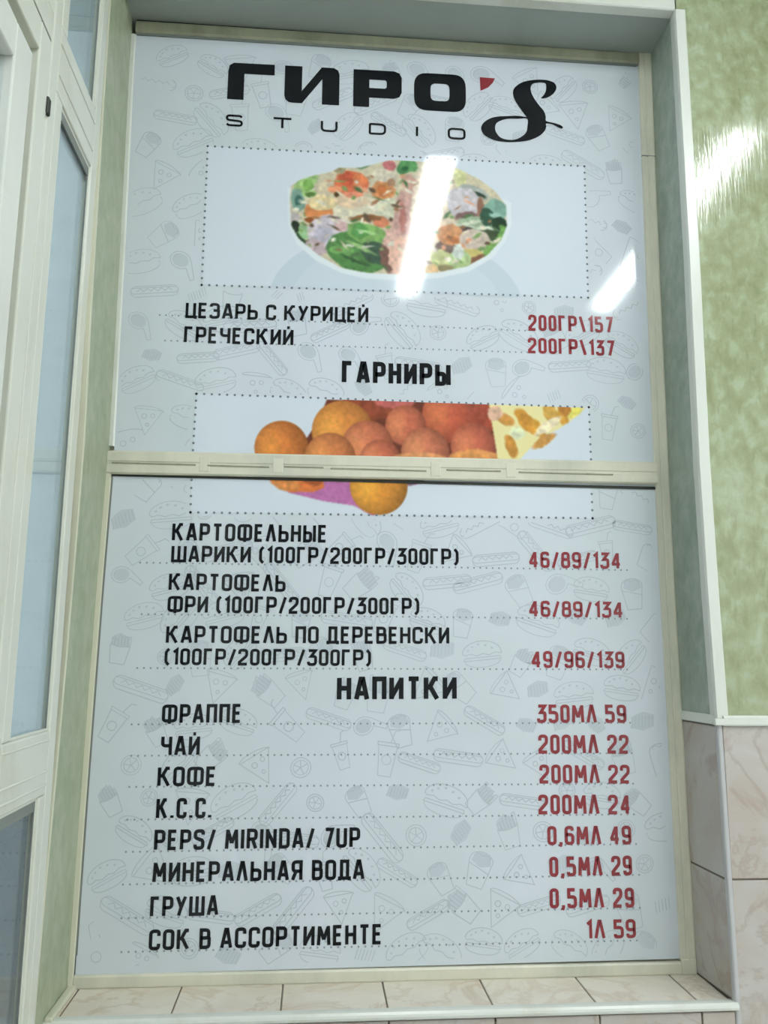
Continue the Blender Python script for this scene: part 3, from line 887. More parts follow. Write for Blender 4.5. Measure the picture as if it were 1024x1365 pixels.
BALLS_UPPER = [
    ("p", [(464, 1222), (843, 1229), (853, 1094), (407, 1092), (414, 1120), (447, 1173)], (105, 52, 38)),
    ("e", 557, 1210, 58.1, 31.9, 0, (140, 68, 46)),
    ("e", 620, 1223, 41.3, 16.0, 0, (190, 100, 95)),
    ("b", 501, 1149, 69.4, 71.6, 0, (222, 142, 70)),
    ("b", 365, 1107, 59.9, 62.1, 0, (218, 128, 62)),
    ("b", 746, 1195, 64.2, 65.9, 0, (196, 95, 70)),
    ("e", 825, 1194, 24.5, 39.3, 0, (160, 75, 55)),
    ("b", 644, 1167, 46.3, 47.6, 0, (205, 112, 84)),
    ("b", 558, 1117, 57.7, 59.2, 0, (208, 118, 86)),
    ("b", 689, 1107, 54.8, 56.0, 0, (206, 120, 90)),
    ("b", 801, 1123, 53.7, 54.6, 0, (202, 106, 82)),
    ("b", 474, 1086, 57.1, 58.7, 0, (216, 130, 78)),
    ("b", 587, 1085, 45.8, 46.8, 0, (206, 112, 84)),
    ("e", 677, 1086, 58.1, 17.4, 0, (216, 150, 98)),
    ("e", 806, 1090, 57.1, 22.8, 0, (218, 150, 88)),
    ("p", [(837, 1229), (1073, 1230), (1042, 1200), (1000, 1170), (959, 1150), (919, 1109), (905, 1092), (856, 1091), (850, 1133), (842, 1186)], (234, 224, 165)),
    ("e", 875, 1187, 19.3, 12.5, -30, (196, 140, 70)),
    ("e", 851, 1201, 15.8, 16.1, 0, (215, 175, 150)),
    ("e", 924, 1185, 35.2, 14.3, -50, (198, 140, 55)),
    ("e", 952, 1168, 22.9, 10.7, -60, (205, 150, 60)),
    ("e", 983, 1207, 26.6, 14.4, -70, (212, 165, 80)),
    ("e", 1010, 1199, 19.6, 10.8, -80, (205, 150, 60)),
    ("e", 888, 1125, 24.5, 12.4, -65, (196, 138, 62)),
    ("e", 1037, 1210, 16.1, 9.0, 40, (235, 225, 110)),
    ("e", 964, 1140, 29.9, 10.7, 35, (205, 150, 80)),
    ("e", 903, 1156, 17.5, 14.2, 0, (222, 226, 190)),
    ("e", 1014, 1219, 16.0, 10.9, -60, (180, 120, 50)),
    ("e", 974, 1176, 35.4, 9.0, 35, (240, 225, 190)),
]
BALLS_LOWER = [
    ("p", [(408, 1055), (521, 1058), (677, 1041), (670, 1030), (643, 1026), (576, 953), (529, 979), (459, 988), (384, 1005), (359, 1024)], (186, 112, 168)),
    ("p", [(449, 1056), (525, 1058), (525, 1037), (450, 1032)], (205, 150, 190)),
    ("e", 652, 1040, 30.6, 10.3, 0, (120, 100, 120)),
    ("p", [(335, 1053), (458, 1056), (462, 1018), (439, 1008), (384, 1006), (359, 1023)], (214, 118, 62)),
    ("e", 375, 1030, 29.8, 17.0, -20, (220, 140, 75)),
    ("e", 438, 1048, 23.3, 24.0, 0, (170, 85, 45)),
    ("b", 584, 1025, 64.9, 66.0, 0, (226, 150, 58)),
]
SALAD_RIM = []


# ------------------------------------------------------------------ menu panels
upper = empty('menu_board', (0.61, 0.0, 1.09), 'upper glossy menu panel with black logo, salad photo and side dishes heading', 'menu board', None)
lower = empty('menu_board', (0.61, 0.0, 0.03), 'lower glossy menu panel listing potato dishes and drinks with red prices', 'menu board', None)
def panel(poly, parent):
    b_ = bmesh.new()
    (xa, za), (xb, zb), (xc, zc_), (xd, zd) = [(x / 1000, z / 1000) for x, z in poly]
    n_ = 8
    rr = []
    for i in range(n_ + 1):
        t = i / n_
        zl = za + (zd - za) * t; zr = zb + (zc_ - zb) * t
        xl = XL(zl) + 0.0105; xr = XR(zr) - 0.0335
        rr.append([b_.verts.new(p) for p in ((xl, 0.0, zl), (xr, 0.0, zr), (xr, 0.004, zr), (xl, 0.004, zl))])
    for a_, c_ in zip(rr[:-1], rr[1:]):
        for i in range(4):
            b_.faces.new((a_[i], a_[(i + 1) % 4], c_[(i + 1) % 4], c_[i]))
    b_.faces.new(rr[0][::-1]); b_.faces.new(rr[-1])
    bmesh.ops.recalc_face_normals(b_, faces=b_.faces[:])
    return obj('panel', b_, M['panel'], parent)
panel([UPPER_PANEL[0], UPPER_PANEL[1], UPPER_PANEL[2], UPPER_PANEL[3]], upper)
panel(LOWER_PANEL, lower)

def quad_print(name, poly, y, material, parent):
    b_ = bmesh.new()
    b_.faces.new([b_.verts.new((x / 1000, y, z / 1000)) for x, z in poly])
    return obj(name, flat_solid(b_, y), material, parent)
quad_print('photo_background', BOX1, -0.0004, M['print_white'], upper)
quad_print('photo_background', BOX2U, -0.0004, M['print_white'], upper)
quad_print('photo_background', BOX2L, -0.0004, M['print_white'], lower)

# faint sketches of food printed over the whole background
def arc(cx, cy, rx, ry, a0, a1, n_=12):
    return [(cx + rx * math.cos(math.radians(a0 + (a1 - a0) * i / n_)), cy + ry * math.sin(math.radians(a0 + (a1 - a0) * i / n_))) for i in range(n_ + 1)]
def doodle(kind):
    L_, F = [], []
    if kind == 0:      # burger
        L_ += [arc(0, 6, 44, 26, 0, 180), [(-44, 6), (-38, 2), (-26, 5), (-12, 0), (2, 4), (16, 0), (30, 5), (44, 2), (44, 6)], [(-40, -4), (40, -4), (42, -10), (-42, -10), (-40, -4)], arc(0, -12, 40, 14, 180, 360)]
        L_ += [arc(x, y, 2.2, 1.4, 0, 300, 5) for x, y in ((-20, 20), (-6, 25), (10, 22), (24, 15), (-30, 13))]
    elif kind == 1:    # hot dog
        L_ += [arc(-42, 0, 12, 13, 90, 270), [(-42, 13), (42, 13)], arc(42, 0, 12, 13, 90, -90), [(-42, -13), (42, -13)], arc(-46, 2, 8, 7, 90, 270, 6) + [(46, -5)] + arc(46, 2, 8, 7, -90, 90, 6) + [(-46, 9)]]
        L_ += [[(-40 + i * 8, 3 + (4 if i % 2 else -3)) for i in range(11)]]
    elif kind == 2:    # fries in a box
        L_ += [[(-22, 8), (-16, -34), (16, -34), (22, 8)], arc(0, 12, 22, 9, 190, 350, 8)]
        for i in range(6):
            x = -18 + i * 7; t = rnd.uniform(18, 34)
            L_ += [[(x, 5), (x - 2, t), (x + 4, t + 2), (x + 5, 4)]]
        F += [[(-20, 4), (-19, 26), (-4, 34), (18, 26), (20, 4)]]
    elif kind == 3:    # paper cup with straw
        L_ += [[(-18, 24), (-12, -32), (12, -32), (18, 24)], [(-20, 24), (20, 24), (20, 30), (-20, 30), (-20, 24)], [(4, 30), (10, 52), (20, 55)], arc(0, -2, 9, 9, 0, 360)]
    elif kind == 4:    # pizza slice
        L_ += [[(-34, 22), (34, 26), (2, -40), (-34, 22)], arc(0, 22, 36, 10, 5, 178, 8), arc(-8, 6, 6, 6, 0, 360, 8), arc(12, 10, 5, 5, 0, 360, 8), arc(3, -14, 4, 4, 0, 360, 8)]
    elif kind == 5:    # kebab roll
        L_ += [[(-16, -38), (-24, 10)] + arc(0, 14, 24, 16, 180, 0, 10) + [(16, -38), (-16, -38)], [(-22, 4), (22, -8)], arc(-8, 20, 8, 6, 20, 200, 6), arc(8, 20, 8, 6, -20, 160, 6)]
        F += [[(-20, 10), (-14, 26), (2, 30), (18, 24), (22, 8), (0, 0)]]
    elif kind == 6:    # drumstick
        L_ += [arc(-10, 8, 24, 20, 30, 330, 14) + [(34, -22), (40, -16), (36, -10), (12, 18)], arc(-12, 10, 14, 10, 120, 200, 5)]
        F += [arc(-10, 8, 20, 16, 0, 360, 10)[:-1]]
    elif kind == 7:    # tomato slice and leaf
        L_ += [arc(0, 0, 20, 19, 0, 360, 16), arc(0, 0, 15, 14, 0, 360, 12)] + [[(0, 0), (14 * math.cos(a_), 13 * math.sin(a_))] for a_ in (0.3, 1.4, 2.5, 3.6, 4.9)]
    else:              # patch of shading with crumbs
        F += [[(-26, -8), (-18, 14), (4, 20), (26, 12), (22, -10), (-2, -16)]]
        L_ += [[(-24 + i * 7, -10), (-20 + i * 7, 12)] for i in range(7)]
    return L_, F

def in_box(x, z, boxes, pad):
    for bx0, bx1, bz0, bz1 in boxes:
        if bx0 - pad < x < bx1 + pad and bz0 - pad < z < bz1 + pad: return True
    return False
skip = [(172, 1082, 1487, 1837), (171, 1074, 957, 1225)]
spots = []
zz = 60
k = 0
while zz < 2100:
    xx = 40 + (k % 2) * 40
    while xx < 1215:
        x = xx + rnd.uniform(-13, 13); z = zz + rnd.uniform(-13, 13)
        spots.append((x, z)); xx += 86
    zz += 74; k += 1
def clipz(z, zlo, zhi): return min(max(z, zlo), zhi)
for parent, zlo, zhi in ((upper, 1099, 2110), (lower, 36, 1030)):
    bl = bmesh.new(); bf = bmesh.new(); lay = 0
    for i, (x, z) in enumerate(spots):
        if not (zlo < z < zhi): continue
        kind = rnd.choice([0, 0, 1, 1, 2, 3, 4, 5, 6, 7, 8])
        L_, F = doodle(kind)
        a_ = math.radians(rnd.choice([-30, -18, -8, 6, 15, 28, -50, 50])); s = rnd.uniform(0.85, 1.12)
        ca, sa = math.cos(a_) * s, math.sin(a_) * s
        tr = lambda p: (x + p[0] * ca - p[1] * sa, z + p[0] * sa + p[1] * ca)
        def ok(P):
            return all(2 < p[0] < 1212 and zlo < p[1] < zhi and not in_box(p[0], p[1], skip, 6) for p in P)
        for pl in F:
            P = [tr(p) for p in pl]
            if ok(P):
                bf.faces.new([bf.verts.new((p[0] / 1000, -0.00012 - (i % 3) * 3e-5, p[1] / 1000)) for p in P])
        for pl in L_:
            P = [tr(p) for p in pl]
            # keep runs of points that stay on the printed ground
            run = []
            for p in P + [None]:
                if p is not None and ok([p]):
                    run.append(p)
                else:
                    if len(run) > 1:
                        lay = (lay + 1) % 6; ribbon(bl, run, rnd.uniform(1.4, 2.2), lambda v_: Vector((v_.x / 1000, -0.00025 - lay * 2e-5, v_.y / 1000)))
                    run = []
    obj('background_shading', flat_solid(bf, 0), M['drawing_patch'], parent, kind='stuff')
    obj('background_sketches', flat_solid(bl, 0), M['drawing'], parent, kind='stuff', label='faint grey food sketches printed on the panel')

# dotted frames and leader lines
def dots(bm, x0, z0, x1, z1, pitch, size, y):
    d = math.hypot(x1 - x0, z1 - z0)
    n_ = max(1, round(d / pitch))
    for i in range(n_ + 1):
        t = i / n_
        cx = (x0 + (x1 - x0) * t) / 1000; cz = (z0 + (z1 - z0) * t) / 1000
        s = size / 2000
        bm.faces.new([bm.verts.new((cx + s * math.cos(k_ * math.pi / 3), y, cz + s * math.sin(k_ * math.pi / 3))) for k_ in range(6)])
b = bmesh.new()
P = BOX1
for i in range(4): dots(b, *P[i], *P[(i + 1) % 4], 17, 6.0, -0.0009)
obj('dotted_border', flat_solid(b, 0), M['dot'], upper)
b = bmesh.new()
P = BOX2U
dots(b, P[0][0], P[0][1] + 10, *P[3], 17, 6.0, -0.0009); dots(b, *P[3], *P[2], 17, 6.0, -0.0009); dots(b, *P[2], P[1][0], P[1][1] + 10, 17, 6.0, -0.0009)
obj('dotted_border', flat_solid(b, 0), M['dot'], upper)
b = bmesh.new()
P = BOX2L
dots(b, P[0][0], P[0][1], P[3][0], P[3][1] - 20, 17, 6.0, -0.0009); dots(b, *P[0], *P[1], 17, 6.0, -0.0009); dots(b, P[1][0], P[1][1], P[2][0], P[2][1] - 14, 17, 6.0, -0.0009)
obj('dotted_border', flat_solid(b, 0), M['dot'], lower)
for x0, z0, x1, z1 in LEADERS:
    b = bmesh.new()
    dots(b, x0, z0, x1, z1, 14, 4.6, -0.0006)
    obj('dotted_line', flat_solid(b, 0), M['leader'], upper if z0 > 1060 else lower)

for s, x0, z0, x1, z1, h, c_ in TEXT:
    tk = 0.20 if c_ == 'K' else 0.172
    o = obj('text_line', text_mesh(s, x0, z0, x1, z1, h, -0.0009, tk, 0.12), M[c_], upper if z0 > 1060 else lower)
    o['label'] = ('red price lettering' if c_ == 'r' else 'large black heading lettering' if c_ == 'K' else 'black menu item lettering') + ' reading ' + s

# ---- logo: wide bold letters
def poly_print(bm, outer, holes, y):
    loops = [[Vector((p[0], p[1], 0)) for p in outer]] + [[Vector((p[0], p[1], 0)) for p in h_] for h_ in holes]
    flat_ = [p for l_ in loops for p in l_]
    vs = [bm.verts.new((p.x / 1000, y, p.y / 1000)) for p in flat_]
    for t in tessellate_polygon(loops):
        try: bm.faces.new([vs[i] for i in t])
        except ValueError: pass
lx0, lz0 = LOGO[0]; lx1, lz1 = LOGO[1]
lh = LOGO[2][1] - LOGO[0][1]; lh1 = LOGO[3][1] - LOGO[1][1]
def LG(p):
    t = p[0] / 627.0
    return (lx0 + (lx1 - lx0) * t, lz0 + (lz1 - lz0) * t + p[1] / 97.0 * (lh + (lh1 - lh) * t))
b = bmesh.new()
# letter with a round upper left corner
g = [(0, 0), (0, 74, 0), (3, 90), (14, 97), (120, 97), (120, 69), (42, 69), (42, 0)]
poly_print(b, [LG(q[:2]) for q in g], [], -0.0009)
obj('logo_letter', flat_solid(b, 0), M['k'], upper)
b = bmesh.new()
i0 = 147
g = [(i0, 97), (i0, 18), (i0 + 3, 8), (i0 + 12, 1), (i0 + 22, 0), (i0 + 46, 0), (i0 + 98, 66), (i0 + 98, 0), (i0 + 143, 0), (i0 + 143, 80), (i0 + 139, 91), (i0 + 128, 97), (i0 + 96, 97), (i0 + 45, 32), (i0 + 45, 97)]
poly_print(b, [LG(q) for q in g], [], -0.0009)
obj('logo_letter', flat_solid(b, 0), M['k'], upper)
b = bmesh.new()
i0 = 327
g = [(i0, 0), (i0, 97), (i0 + 108, 97), (i0 + 122, 92), (i0 + 128, 80), (i0 + 128, 42), (i0 + 122, 30), (i0 + 108, 25), (i0 + 42, 25), (i0 + 42, 0)]
hh = [(i0 + 42, 72), (i0 + 84, 72), (i0 + 88, 68), (i0 + 88, 54), (i0 + 84, 50), (i0 + 42, 50)]
poly_print(b, [LG(q) for q in g], [[LG(q) for q in hh]], -0.0009)
obj('logo_letter', flat_solid(b, 0), M['k'], upper)
b = bmesh.new()
i0 = 488
g = fil([(i0, 0, 34), (i0 + 139, 0, 34), (i0 + 139, 97, 34), (i0, 97, 34)], True, 6)
hh = fil([(i0 + 44, 26, 14), (i0 + 95, 26, 14), (i0 + 95, 71, 14), (i0 + 44, 71, 14)], True, 4)
poly_print(b, [LG(q) for q in g], [[LG(q) for q in hh]], -0.0009)
obj('logo_letter', flat_solid(b, 0), M['k'], upper)
b = bmesh.new()
poly_print(b, APOS, [], -0.0009)
obj('logo_apostrophe', flat_solid(b, 0), M['r'], upper, label='red apostrophe in the logo')
b = bmesh.new()
def smooth_loop(P):
    out = []
    n_ = len(P)
    for i in range(n_):
        p0, p1, p2, p3 = [Vector(P[(i + j - 1) % n_]) for j in range(4)]
        for t in (0, 0.33, 0.66):
            q = 0.5 * ((2 * p1) + (-p0 + p2) * t + (2 * p0 - 5 * p1 + 4 * p2 - p3) * t * t + (-p0 + 3 * p1 - 3 * p2 + p3) * t ** 3)
            out.append((q.x, q.y))
    return out
poly_print(b, smooth_loop(S_OUT), [smooth_loop(S_HOLE)], -0.0010)
obj('logo_swash', flat_solid(b, 0), M['k'], upper, label='curly black script S of the logo')
# small wide letters under it
sx0, sz0 = STUDIO[0]; sx1 = STUDIO[1][0]; sh = STUDIO[2][1] - STUDIO[0][1]
b = bmesh.new()
def SM(paths, u0, wd):
    b = bmesh.new()
    for pts, closed in paths:
        pl = fil([(p[0], p[1], *(p[2:])) for p in pts], bool(closed), 4)
        q = [(sx0 + (sx1 - sx0) * (u0 + p[0] * wd) / 630.0, sz0 + (0.09 + 0.82 * p[1]) * sh) for p in pl]
        ribbon(b, q, 5.4, lambda v_: Vector((v_.x / 1000, -0.0009, v_.y / 1000)), bool(closed))
    obj('small_letter', flat_solid(b, 0), M['k'], upper)
SM([([(1, .85), (.9, 1, .15), (0, 1, .2), (0, .55, .2), (1, .45, .2), (1, 0, .2), (.1, 0, .1), (0, .15)], 0)], 2, 38)
SM([([(0, 1), (1, 1)], 0), ([(.5, 1), (.5, 0)], 0)], 122, 46)
SM([([(0, 1), (0, 0, .3), (1, 0, .3), (1, 1)], 0)], 248, 38)
SM([([(0, 0, .1), (1, 0, .35), (1, 1, .35), (0, 1, .1)], 1)], 374, 40)
SM([([(0, 0), (0, 1)], 0)], 499, 10)
SM([([(0, 0, .3), (1, 0, .3), (1, 1, .3), (0, 1, .3)], 1)], 584, 42)

# ------------------------------------------------------------------ printed food photographs (flat prints)
def photo_print(name, x0, x1, z0, z1, layers, parent, step=1.5, seed=1, grain=0.05, y=-0.0007, label=None):
    nx = int((x1 - x0) / step) + 1; nz = int((z1 - z0) / step) + 1
    gx, gz = np.meshgrid(np.linspace(x0, x1, nx), np.linspace(z0, z1, nz))
    rs = np.random.RandomState(seed)
    def smooth_noise(cell):
        mx, mz = int((x1 - x0) / cell) + 3, int((z1 - z0) / cell) + 3
        g_ = rs.rand(mz, mx) * 2 - 1
        fx = (gx - x0) / cell; fz = (gz - z0) / cell
        ix = fx.astype(int); iz = fz.astype(int); tx = fx - ix; tz = fz - iz
        tx = tx * tx * (3 - 2 * tx); tz = tz * tz * (3 - 2 * tz)
        return (g_[iz, ix] * (1 - tx) + g_[iz, ix + 1] * tx) * (1 - tz) + (g_[iz + 1, ix] * (1 - tx) + g_[iz + 1, ix + 1] * tx) * tz
    n1, n2, n3, n4 = smooth_noise(14), smooth_noise(14), smooth_noise(5), smooth_noise(9)
    wx = gx + 3.0 * n1 + 1.2 * n3; wz = gz + 3.0 * n2 - 1.2 * n3
    bgc = np.array([216, 225, 236], float)
    img = np.ones((nz, nx, 3)) * bgc
    cover = np.zeros((nz, nx)); clip = None
    for s in layers:
        if s[0] in 'eb':
            _, cx, cz, rx, rz, rot, col = s
            plain = s[0] == 'b' or rx > 200
            ax, az = (gx, gz) if plain else (wx, wz)
            rx, rz = (rx, rz) if plain else (rx * 1.1, rz * 1.1)
            c0, s0 = math.cos(math.radians(rot)), math.sin(math.radians(rot))
            u = ((ax - cx) * c0 + (az - cz) * s0) / rx; v_ = (-(ax - cx) * s0 + (az - cz) * c0) / rz
            rr = np.sqrt(u * u + v_ * v_)
            soft = (1.5 if plain else 3.5) / min(rx, rz)
            al = np.clip((1 - rr) / soft + 0.5, 0, 1)
            if clip is not None and not plain: al = al * clip
            c = np.ones_like(img) * np.array(col, float)
            if s[0] == 'b':
                f_ = 1.0 - 0.26 * np.clip(rr, 0, 1) ** 2.5 - 0.20 * np.clip(u * 0.5 - v_ * 0.15, -0.6, 1) + 0.05 * n3 + 0.05 * n4
                c = c * f_[..., None]
                glow = np.clip(-u * 0.9 + 0.1, 0, 1) * np.clip(1.1 - rr, 0, 1)
                c += glow[..., None] * np.array([38, 60, 20])
            elif rx <= 200:
                c = c * (1 + 0.11 * n4 + 0.05 * n3)[..., None]
        else:
            _, P, col = s
            big = len(P) > 12 or name != 'salad_photo'
            inside = np.zeros(gx.shape, bool)
            ax, az = (gx, gz)
            j = len(P) - 1
            for i in range(len(P)):
                xi, zi = P[i]; xj, zj = P[j]
                if zi != zj:
                    cr = ((zi > az) != (zj > az)) & (ax < (xj - xi) * (az - zi) / (zj - zi) + xi)
                    inside ^= cr
                j = i
            al = inside.astype(float)
            al[1:-1, 1:-1] = (al[1:-1, 1:-1] * 4 + al[:-2, 1:-1] + al[2:, 1:-1] + al[1:-1, :-2] + al[1:-1, 2:]) / 8
            c = np.ones_like(img) * np.array(col, float)
            if max(col) < 225: c = c * (1 + grain * n4 + grain * n3)[..., None]
            if s[2] == (206, 196, 168): clip = al
        img = img * (1 - al[..., None]) + c * al[..., None]
        cover = np.maximum(cover, al)
    img = np.clip(img / 255.0, 0, 1)
    pad = np.pad(img, ((1, 1), (1, 1), (0, 0)), mode='edge')
    img = sum(pad[i_:i_ + nz, j_:j_ + nx] for i_ in range(3) for j_ in range(3)) / 9
    linr = np.where(img <= 0.04045, img / 12.92, ((img + 0.055) / 1.055) ** 2.4)
    ox, oz = (x0 + x1) / 2, z0
    co = np.stack([(gx - ox) / 1000, np.zeros_like(gx), (gz - oz) / 1000], -1).reshape(-1, 3)
    idx = np.arange(nx * nz).reshape(nz, nx)
    q = np.stack([idx[:-1, :-1], idx[:-1, 1:], idx[1:, 1:], idx[1:, :-1]], -1)
    cv = np.maximum.reduce([cover[:-1, :-1], cover[1:, :-1], cover[:-1, 1:], cover[1:, 1:]])
    q = q[cv > 0.01].reshape(-1, 4)
    used, inv = np.unique(q, return_inverse=True)
    q = inv.reshape(-1, 4)
    co = co[used]
    me = bpy.data.meshes.new(name)
    me.vertices.add(len(co)); me.vertices.foreach_set('co', co.ravel())
    me.loops.add(q.size); me.loops.foreach_set('vertex_index', q.ravel().astype(np.int32))
    me.polygons.add(len(q)); me.polygons.foreach_set('loop_start', np.arange(0, q.size, 4, dtype=np.int32))
    me.update(calc_edges=True)
    at_ = me.color_attributes.new('print', 'FLOAT_COLOR', 'POINT')
    rgba = np.concatenate([linr.reshape(-1, 3)[used], np.ones((len(used), 1))], 1).astype(np.float32)
    at_.data.foreach_set('color', rgba.ravel())
    me.materials.append(M['photo'])
    o = bpy.data.objects.new(name, me)
    COL.objects.link(o)
    o.parent = parent
    o.location = Vector((ox / 1000, y, oz / 1000 + H)) - wloc(parent)
    tag(o, label)
    return o

# the food may not spill past the rim of the bowl: rim mask comes last
flecks = []
for i in range(260):
    col = rnd.choice([(226, 218, 196), (214, 200, 176), (120, 150, 90), (70, 105, 60), (150, 105, 75), (232, 226, 210), (215, 160, 130), (90, 70, 50)])
    a_ = rnd.uniform(0, 6.28); q_ = math.sqrt(rnd.random())
    flecks.append(('e', 622 + 250 * q_ * math.cos(a_), 1668 + 128 * q_ * math.sin(a_), rnd.uniform(4, 13), rnd.uniform(1.8, 5), rnd.uniform(-60, 60), col))
photo_print('salad_photo', 322, 926, 1489, 1826, SALAD_BASE + flecks[:150] + SALAD_LEFT + SALAD_RIGHT + flecks[150:], upper, 1.5, 3, label='printed photo of a salad with chicken in a white bowl')
photo_print('potato_balls_photo', 300, 1071, 1091, 1223, BALLS_UPPER, upper, 1.5, 5, label='printed photo of orange fried potato balls, cut by the frame')
photo_print('potato_balls_photo', 320, 695, 958, 1040, BALLS_LOWER, lower, 1.5, 6, label='printed photo of lowest potato ball on a pink plate')

# ------------------------------------------------------------------ left side: glazed partition and door, at right angles to the menu
PX = -0.0165     # face of the partition frame
def side(name, y0, y1, z0, z1, parent, material, x0=-0.075, x1=PX, bv=0.003, seg=2, kind=None):
    y0 -= SH; y1 -= SH
    return obj(name, box(x0, x1, min(y0, y1), max(y0, y1), z0, z1, bv, seg=seg), material, parent)
SH = 0.026
part = empty('window_2', (PX, -0.33, FLOOR), 'white plastic glazed partition left of the green strip', None, None, 'structure')
GT = 2.40
side('frame_stile', -0.190, -0.2290, FLOOR, CEIL - 0.002, part, M['partition_plastic'])
side('frame_stile', -0.4585, -0.494, FLOOR, CEIL - 0.002, part, M['partition_plastic'])
side('transom', -0.2295, -0.458, 1.608, 1.735, part, M['partition_plastic'])
side('mid_rail', -0.2295, -0.458, 0.407, 0.515, part, M['partition_plastic'])
side('bottom_rail', -0.2295, -0.458, FLOOR, -0.62, part, M['partition_plastic'])
side('top_rail', -0.2295, -0.458, GT, CEIL - 0.002, part, M['partition_plastic'])
side('sash_stile', -0.2295, -0.236, 1.7355, GT - 0.0005, part, M['partition_plastic'], bv=0.001)
side('sash_stile', -0.2310, -0.261, -0.6195, 0.4065, part, M['partition_plastic'])
side('seam_gap', -0.2285, -0.2315, -0.6195, 0.4065, part, M['grey_rubber'], -0.06, PX - 0.004, 0.0005, 1)
side('sash_stile', -0.422, -0.458, 0.5155, 1.6075, part, M['partition_plastic'])
side('sash_stile', -0.424, -0.458, 1.7355, GT - 0.0005, part, M['partition_plastic'])
side('seam_gap', -0.182, -0.1895, FLOOR, 2.35, part, M['grey_rubber'], -0.06, PX - 0.003, 0.0005, 1)
side('seam_gap', -0.4945, -0.4975, FLOOR, 2.35, part, M['grey_rubber'], -0.06, PX - 0.003, 0.0005, 1)
# raised lips on the rails
for z in (0.422, 0.445, 0.498): side('rail_lip', -0.231, -0.456, z, z + 0.004, part, M['partition_plastic'], PX - 0.002, PX + 0.002, 0.001, 1)
for z in (1.640, 1.70): side('rail_lip', -0.231, -0.456, z, z + 0.004, part, M['partition_plastic'], PX - 0.002, PX + 0.002, 0.001, 1)
GX = PX - 0.011
def pane(z0, z1, film, y0=-0.247, y1=-0.434):
    side('privacy_film', y0 + 0.004, y1 - 0.004, z0 - 0.004, z1 + 0.004, part, M[film], GX - 0.008, GX - 0.004, 0.0)
    g_ = side('glass_pane', y0 + 0.004, y1 - 0.004, z0 - 0.004, z1 + 0.004, part, M['glass'], GX - 0.003, GX + 0.003, 0.0)
    for (a0, a1, c0, c1) in ((y0, y0 - 0.004, z0, z1), (y1 + 0.004, y1, z0, z1), (y0 - 0.004, y1 + 0.004, z0, z0 + 0.005), (y0 - 0.004, y1 + 0.004, z1 - 0.005, z1)):
        side('glazing_bead', a0, a1, c0, c1, part, M['partition_plastic'], GX + 0.0033, PX - 0.004, 0.0008, 1)
    side('gasket', y0 - 0.004, y0 - 0.0065, z0 + 0.005, z1 - 0.005, part, M['grey_rubber'], GX + 0.0033, GX + 0.006, 0.0)
    side('gasket', y0 - 0.004, y1 + 0.004, z1 - 0.022, z1 - 0.005, part, M['grey_rubber'], GX + 0.0033, GX + 0.006, 0.0)  # top gasket made taller, its grey carrying the shadow on the bead
pane(1.735, GT, 'film_upper', -0.236, -0.424); pane(0.515, 1.608, 'film_pale', -0.229, -0.422); pane(-0.62, 0.407, 'film_dark', -0.261, -0.4585)

door = empty('door_1', (PX, -0.9, FLOOR), 'white plastic glazed door beyond the partition post', None, None, 'structure')
side('door_post', -0.498, -0.549, FLOOR, 1.668, door, M['partition_plastic'])
side('door_post', -1.40, -1.45, FLOOR, 1.668, door, M['partition_plastic'])
side('door_head', -0.5495, -1.3995, 1.614, 1.668, door, M['partition_plastic'])
side('rebate', -0.5495, -0.588, FLOOR, 1.614, door, M['ivory_plastic'], -0.075, PX - 0.028, 0.001, 1)
side('rebate', -0.588, -1.3995, 1.578, 1.614, door, M['ivory_plastic'], -0.075, PX - 0.028, 0.001, 1)
leaf = empty('leaf', (PX, -1.0, FLOOR)); leaf.parent = door; leaf.location = Vector((0, -0.1, 0))
side('leaf_stile', -0.591, -0.658, FLOOR + 0.01, 1.574, leaf, M['white_plastic'], -0.08, PX + 0.006)
side('leaf_stile', -1.33, -1.396, FLOOR + 0.01, 1.574, leaf, M['white_plastic'], -0.08, PX + 0.006)
side('leaf_rail', -0.6585, -1.3295, 1.515, 1.574, leaf, M['white_plastic'], -0.08, PX + 0.006)
side('leaf_rail', -0.6585, -1.3295, FLOOR + 0.01, FLOOR + 0.12, leaf, M['white_plastic'], -0.08, PX + 0.006)
side('leaf_rail', -0.6585, -1.3295, 0.0, 0.10, leaf, M['white_plastic'], -0.08, PX + 0.006)
side('privacy_film', -0.655, -1.333, 0.098, 1.518, leaf, M['film_lilac'], GX - 0.008, GX - 0.004, 0)
side('glass_pane', -0.655, -1.333, 0.098, 1.518, leaf, M['glass'], GX - 0.003, GX + 0.003, 0)
side('lower_panel', -0.655, -1.333, FLOOR + 0.118, 0.002, leaf, M['white_plastic'], GX - 0.008, GX + 0.008, 0)
side('gasket', -0.588, -0.5912, FLOOR + 0.01, 1.576, door, M['dark_gap'], -0.06, PX - 0.004, 0)
side('gasket', -0.588, -1.398, 1.5745, 1.5775, door, M['dark_gap'], -0.06, PX - 0.004, 0)
side('hinge', -0.489, -0.503, 1.535, 1.566, door, M['dark_gap'], PX - 0.002, PX + 0.004, 0.002, 1)
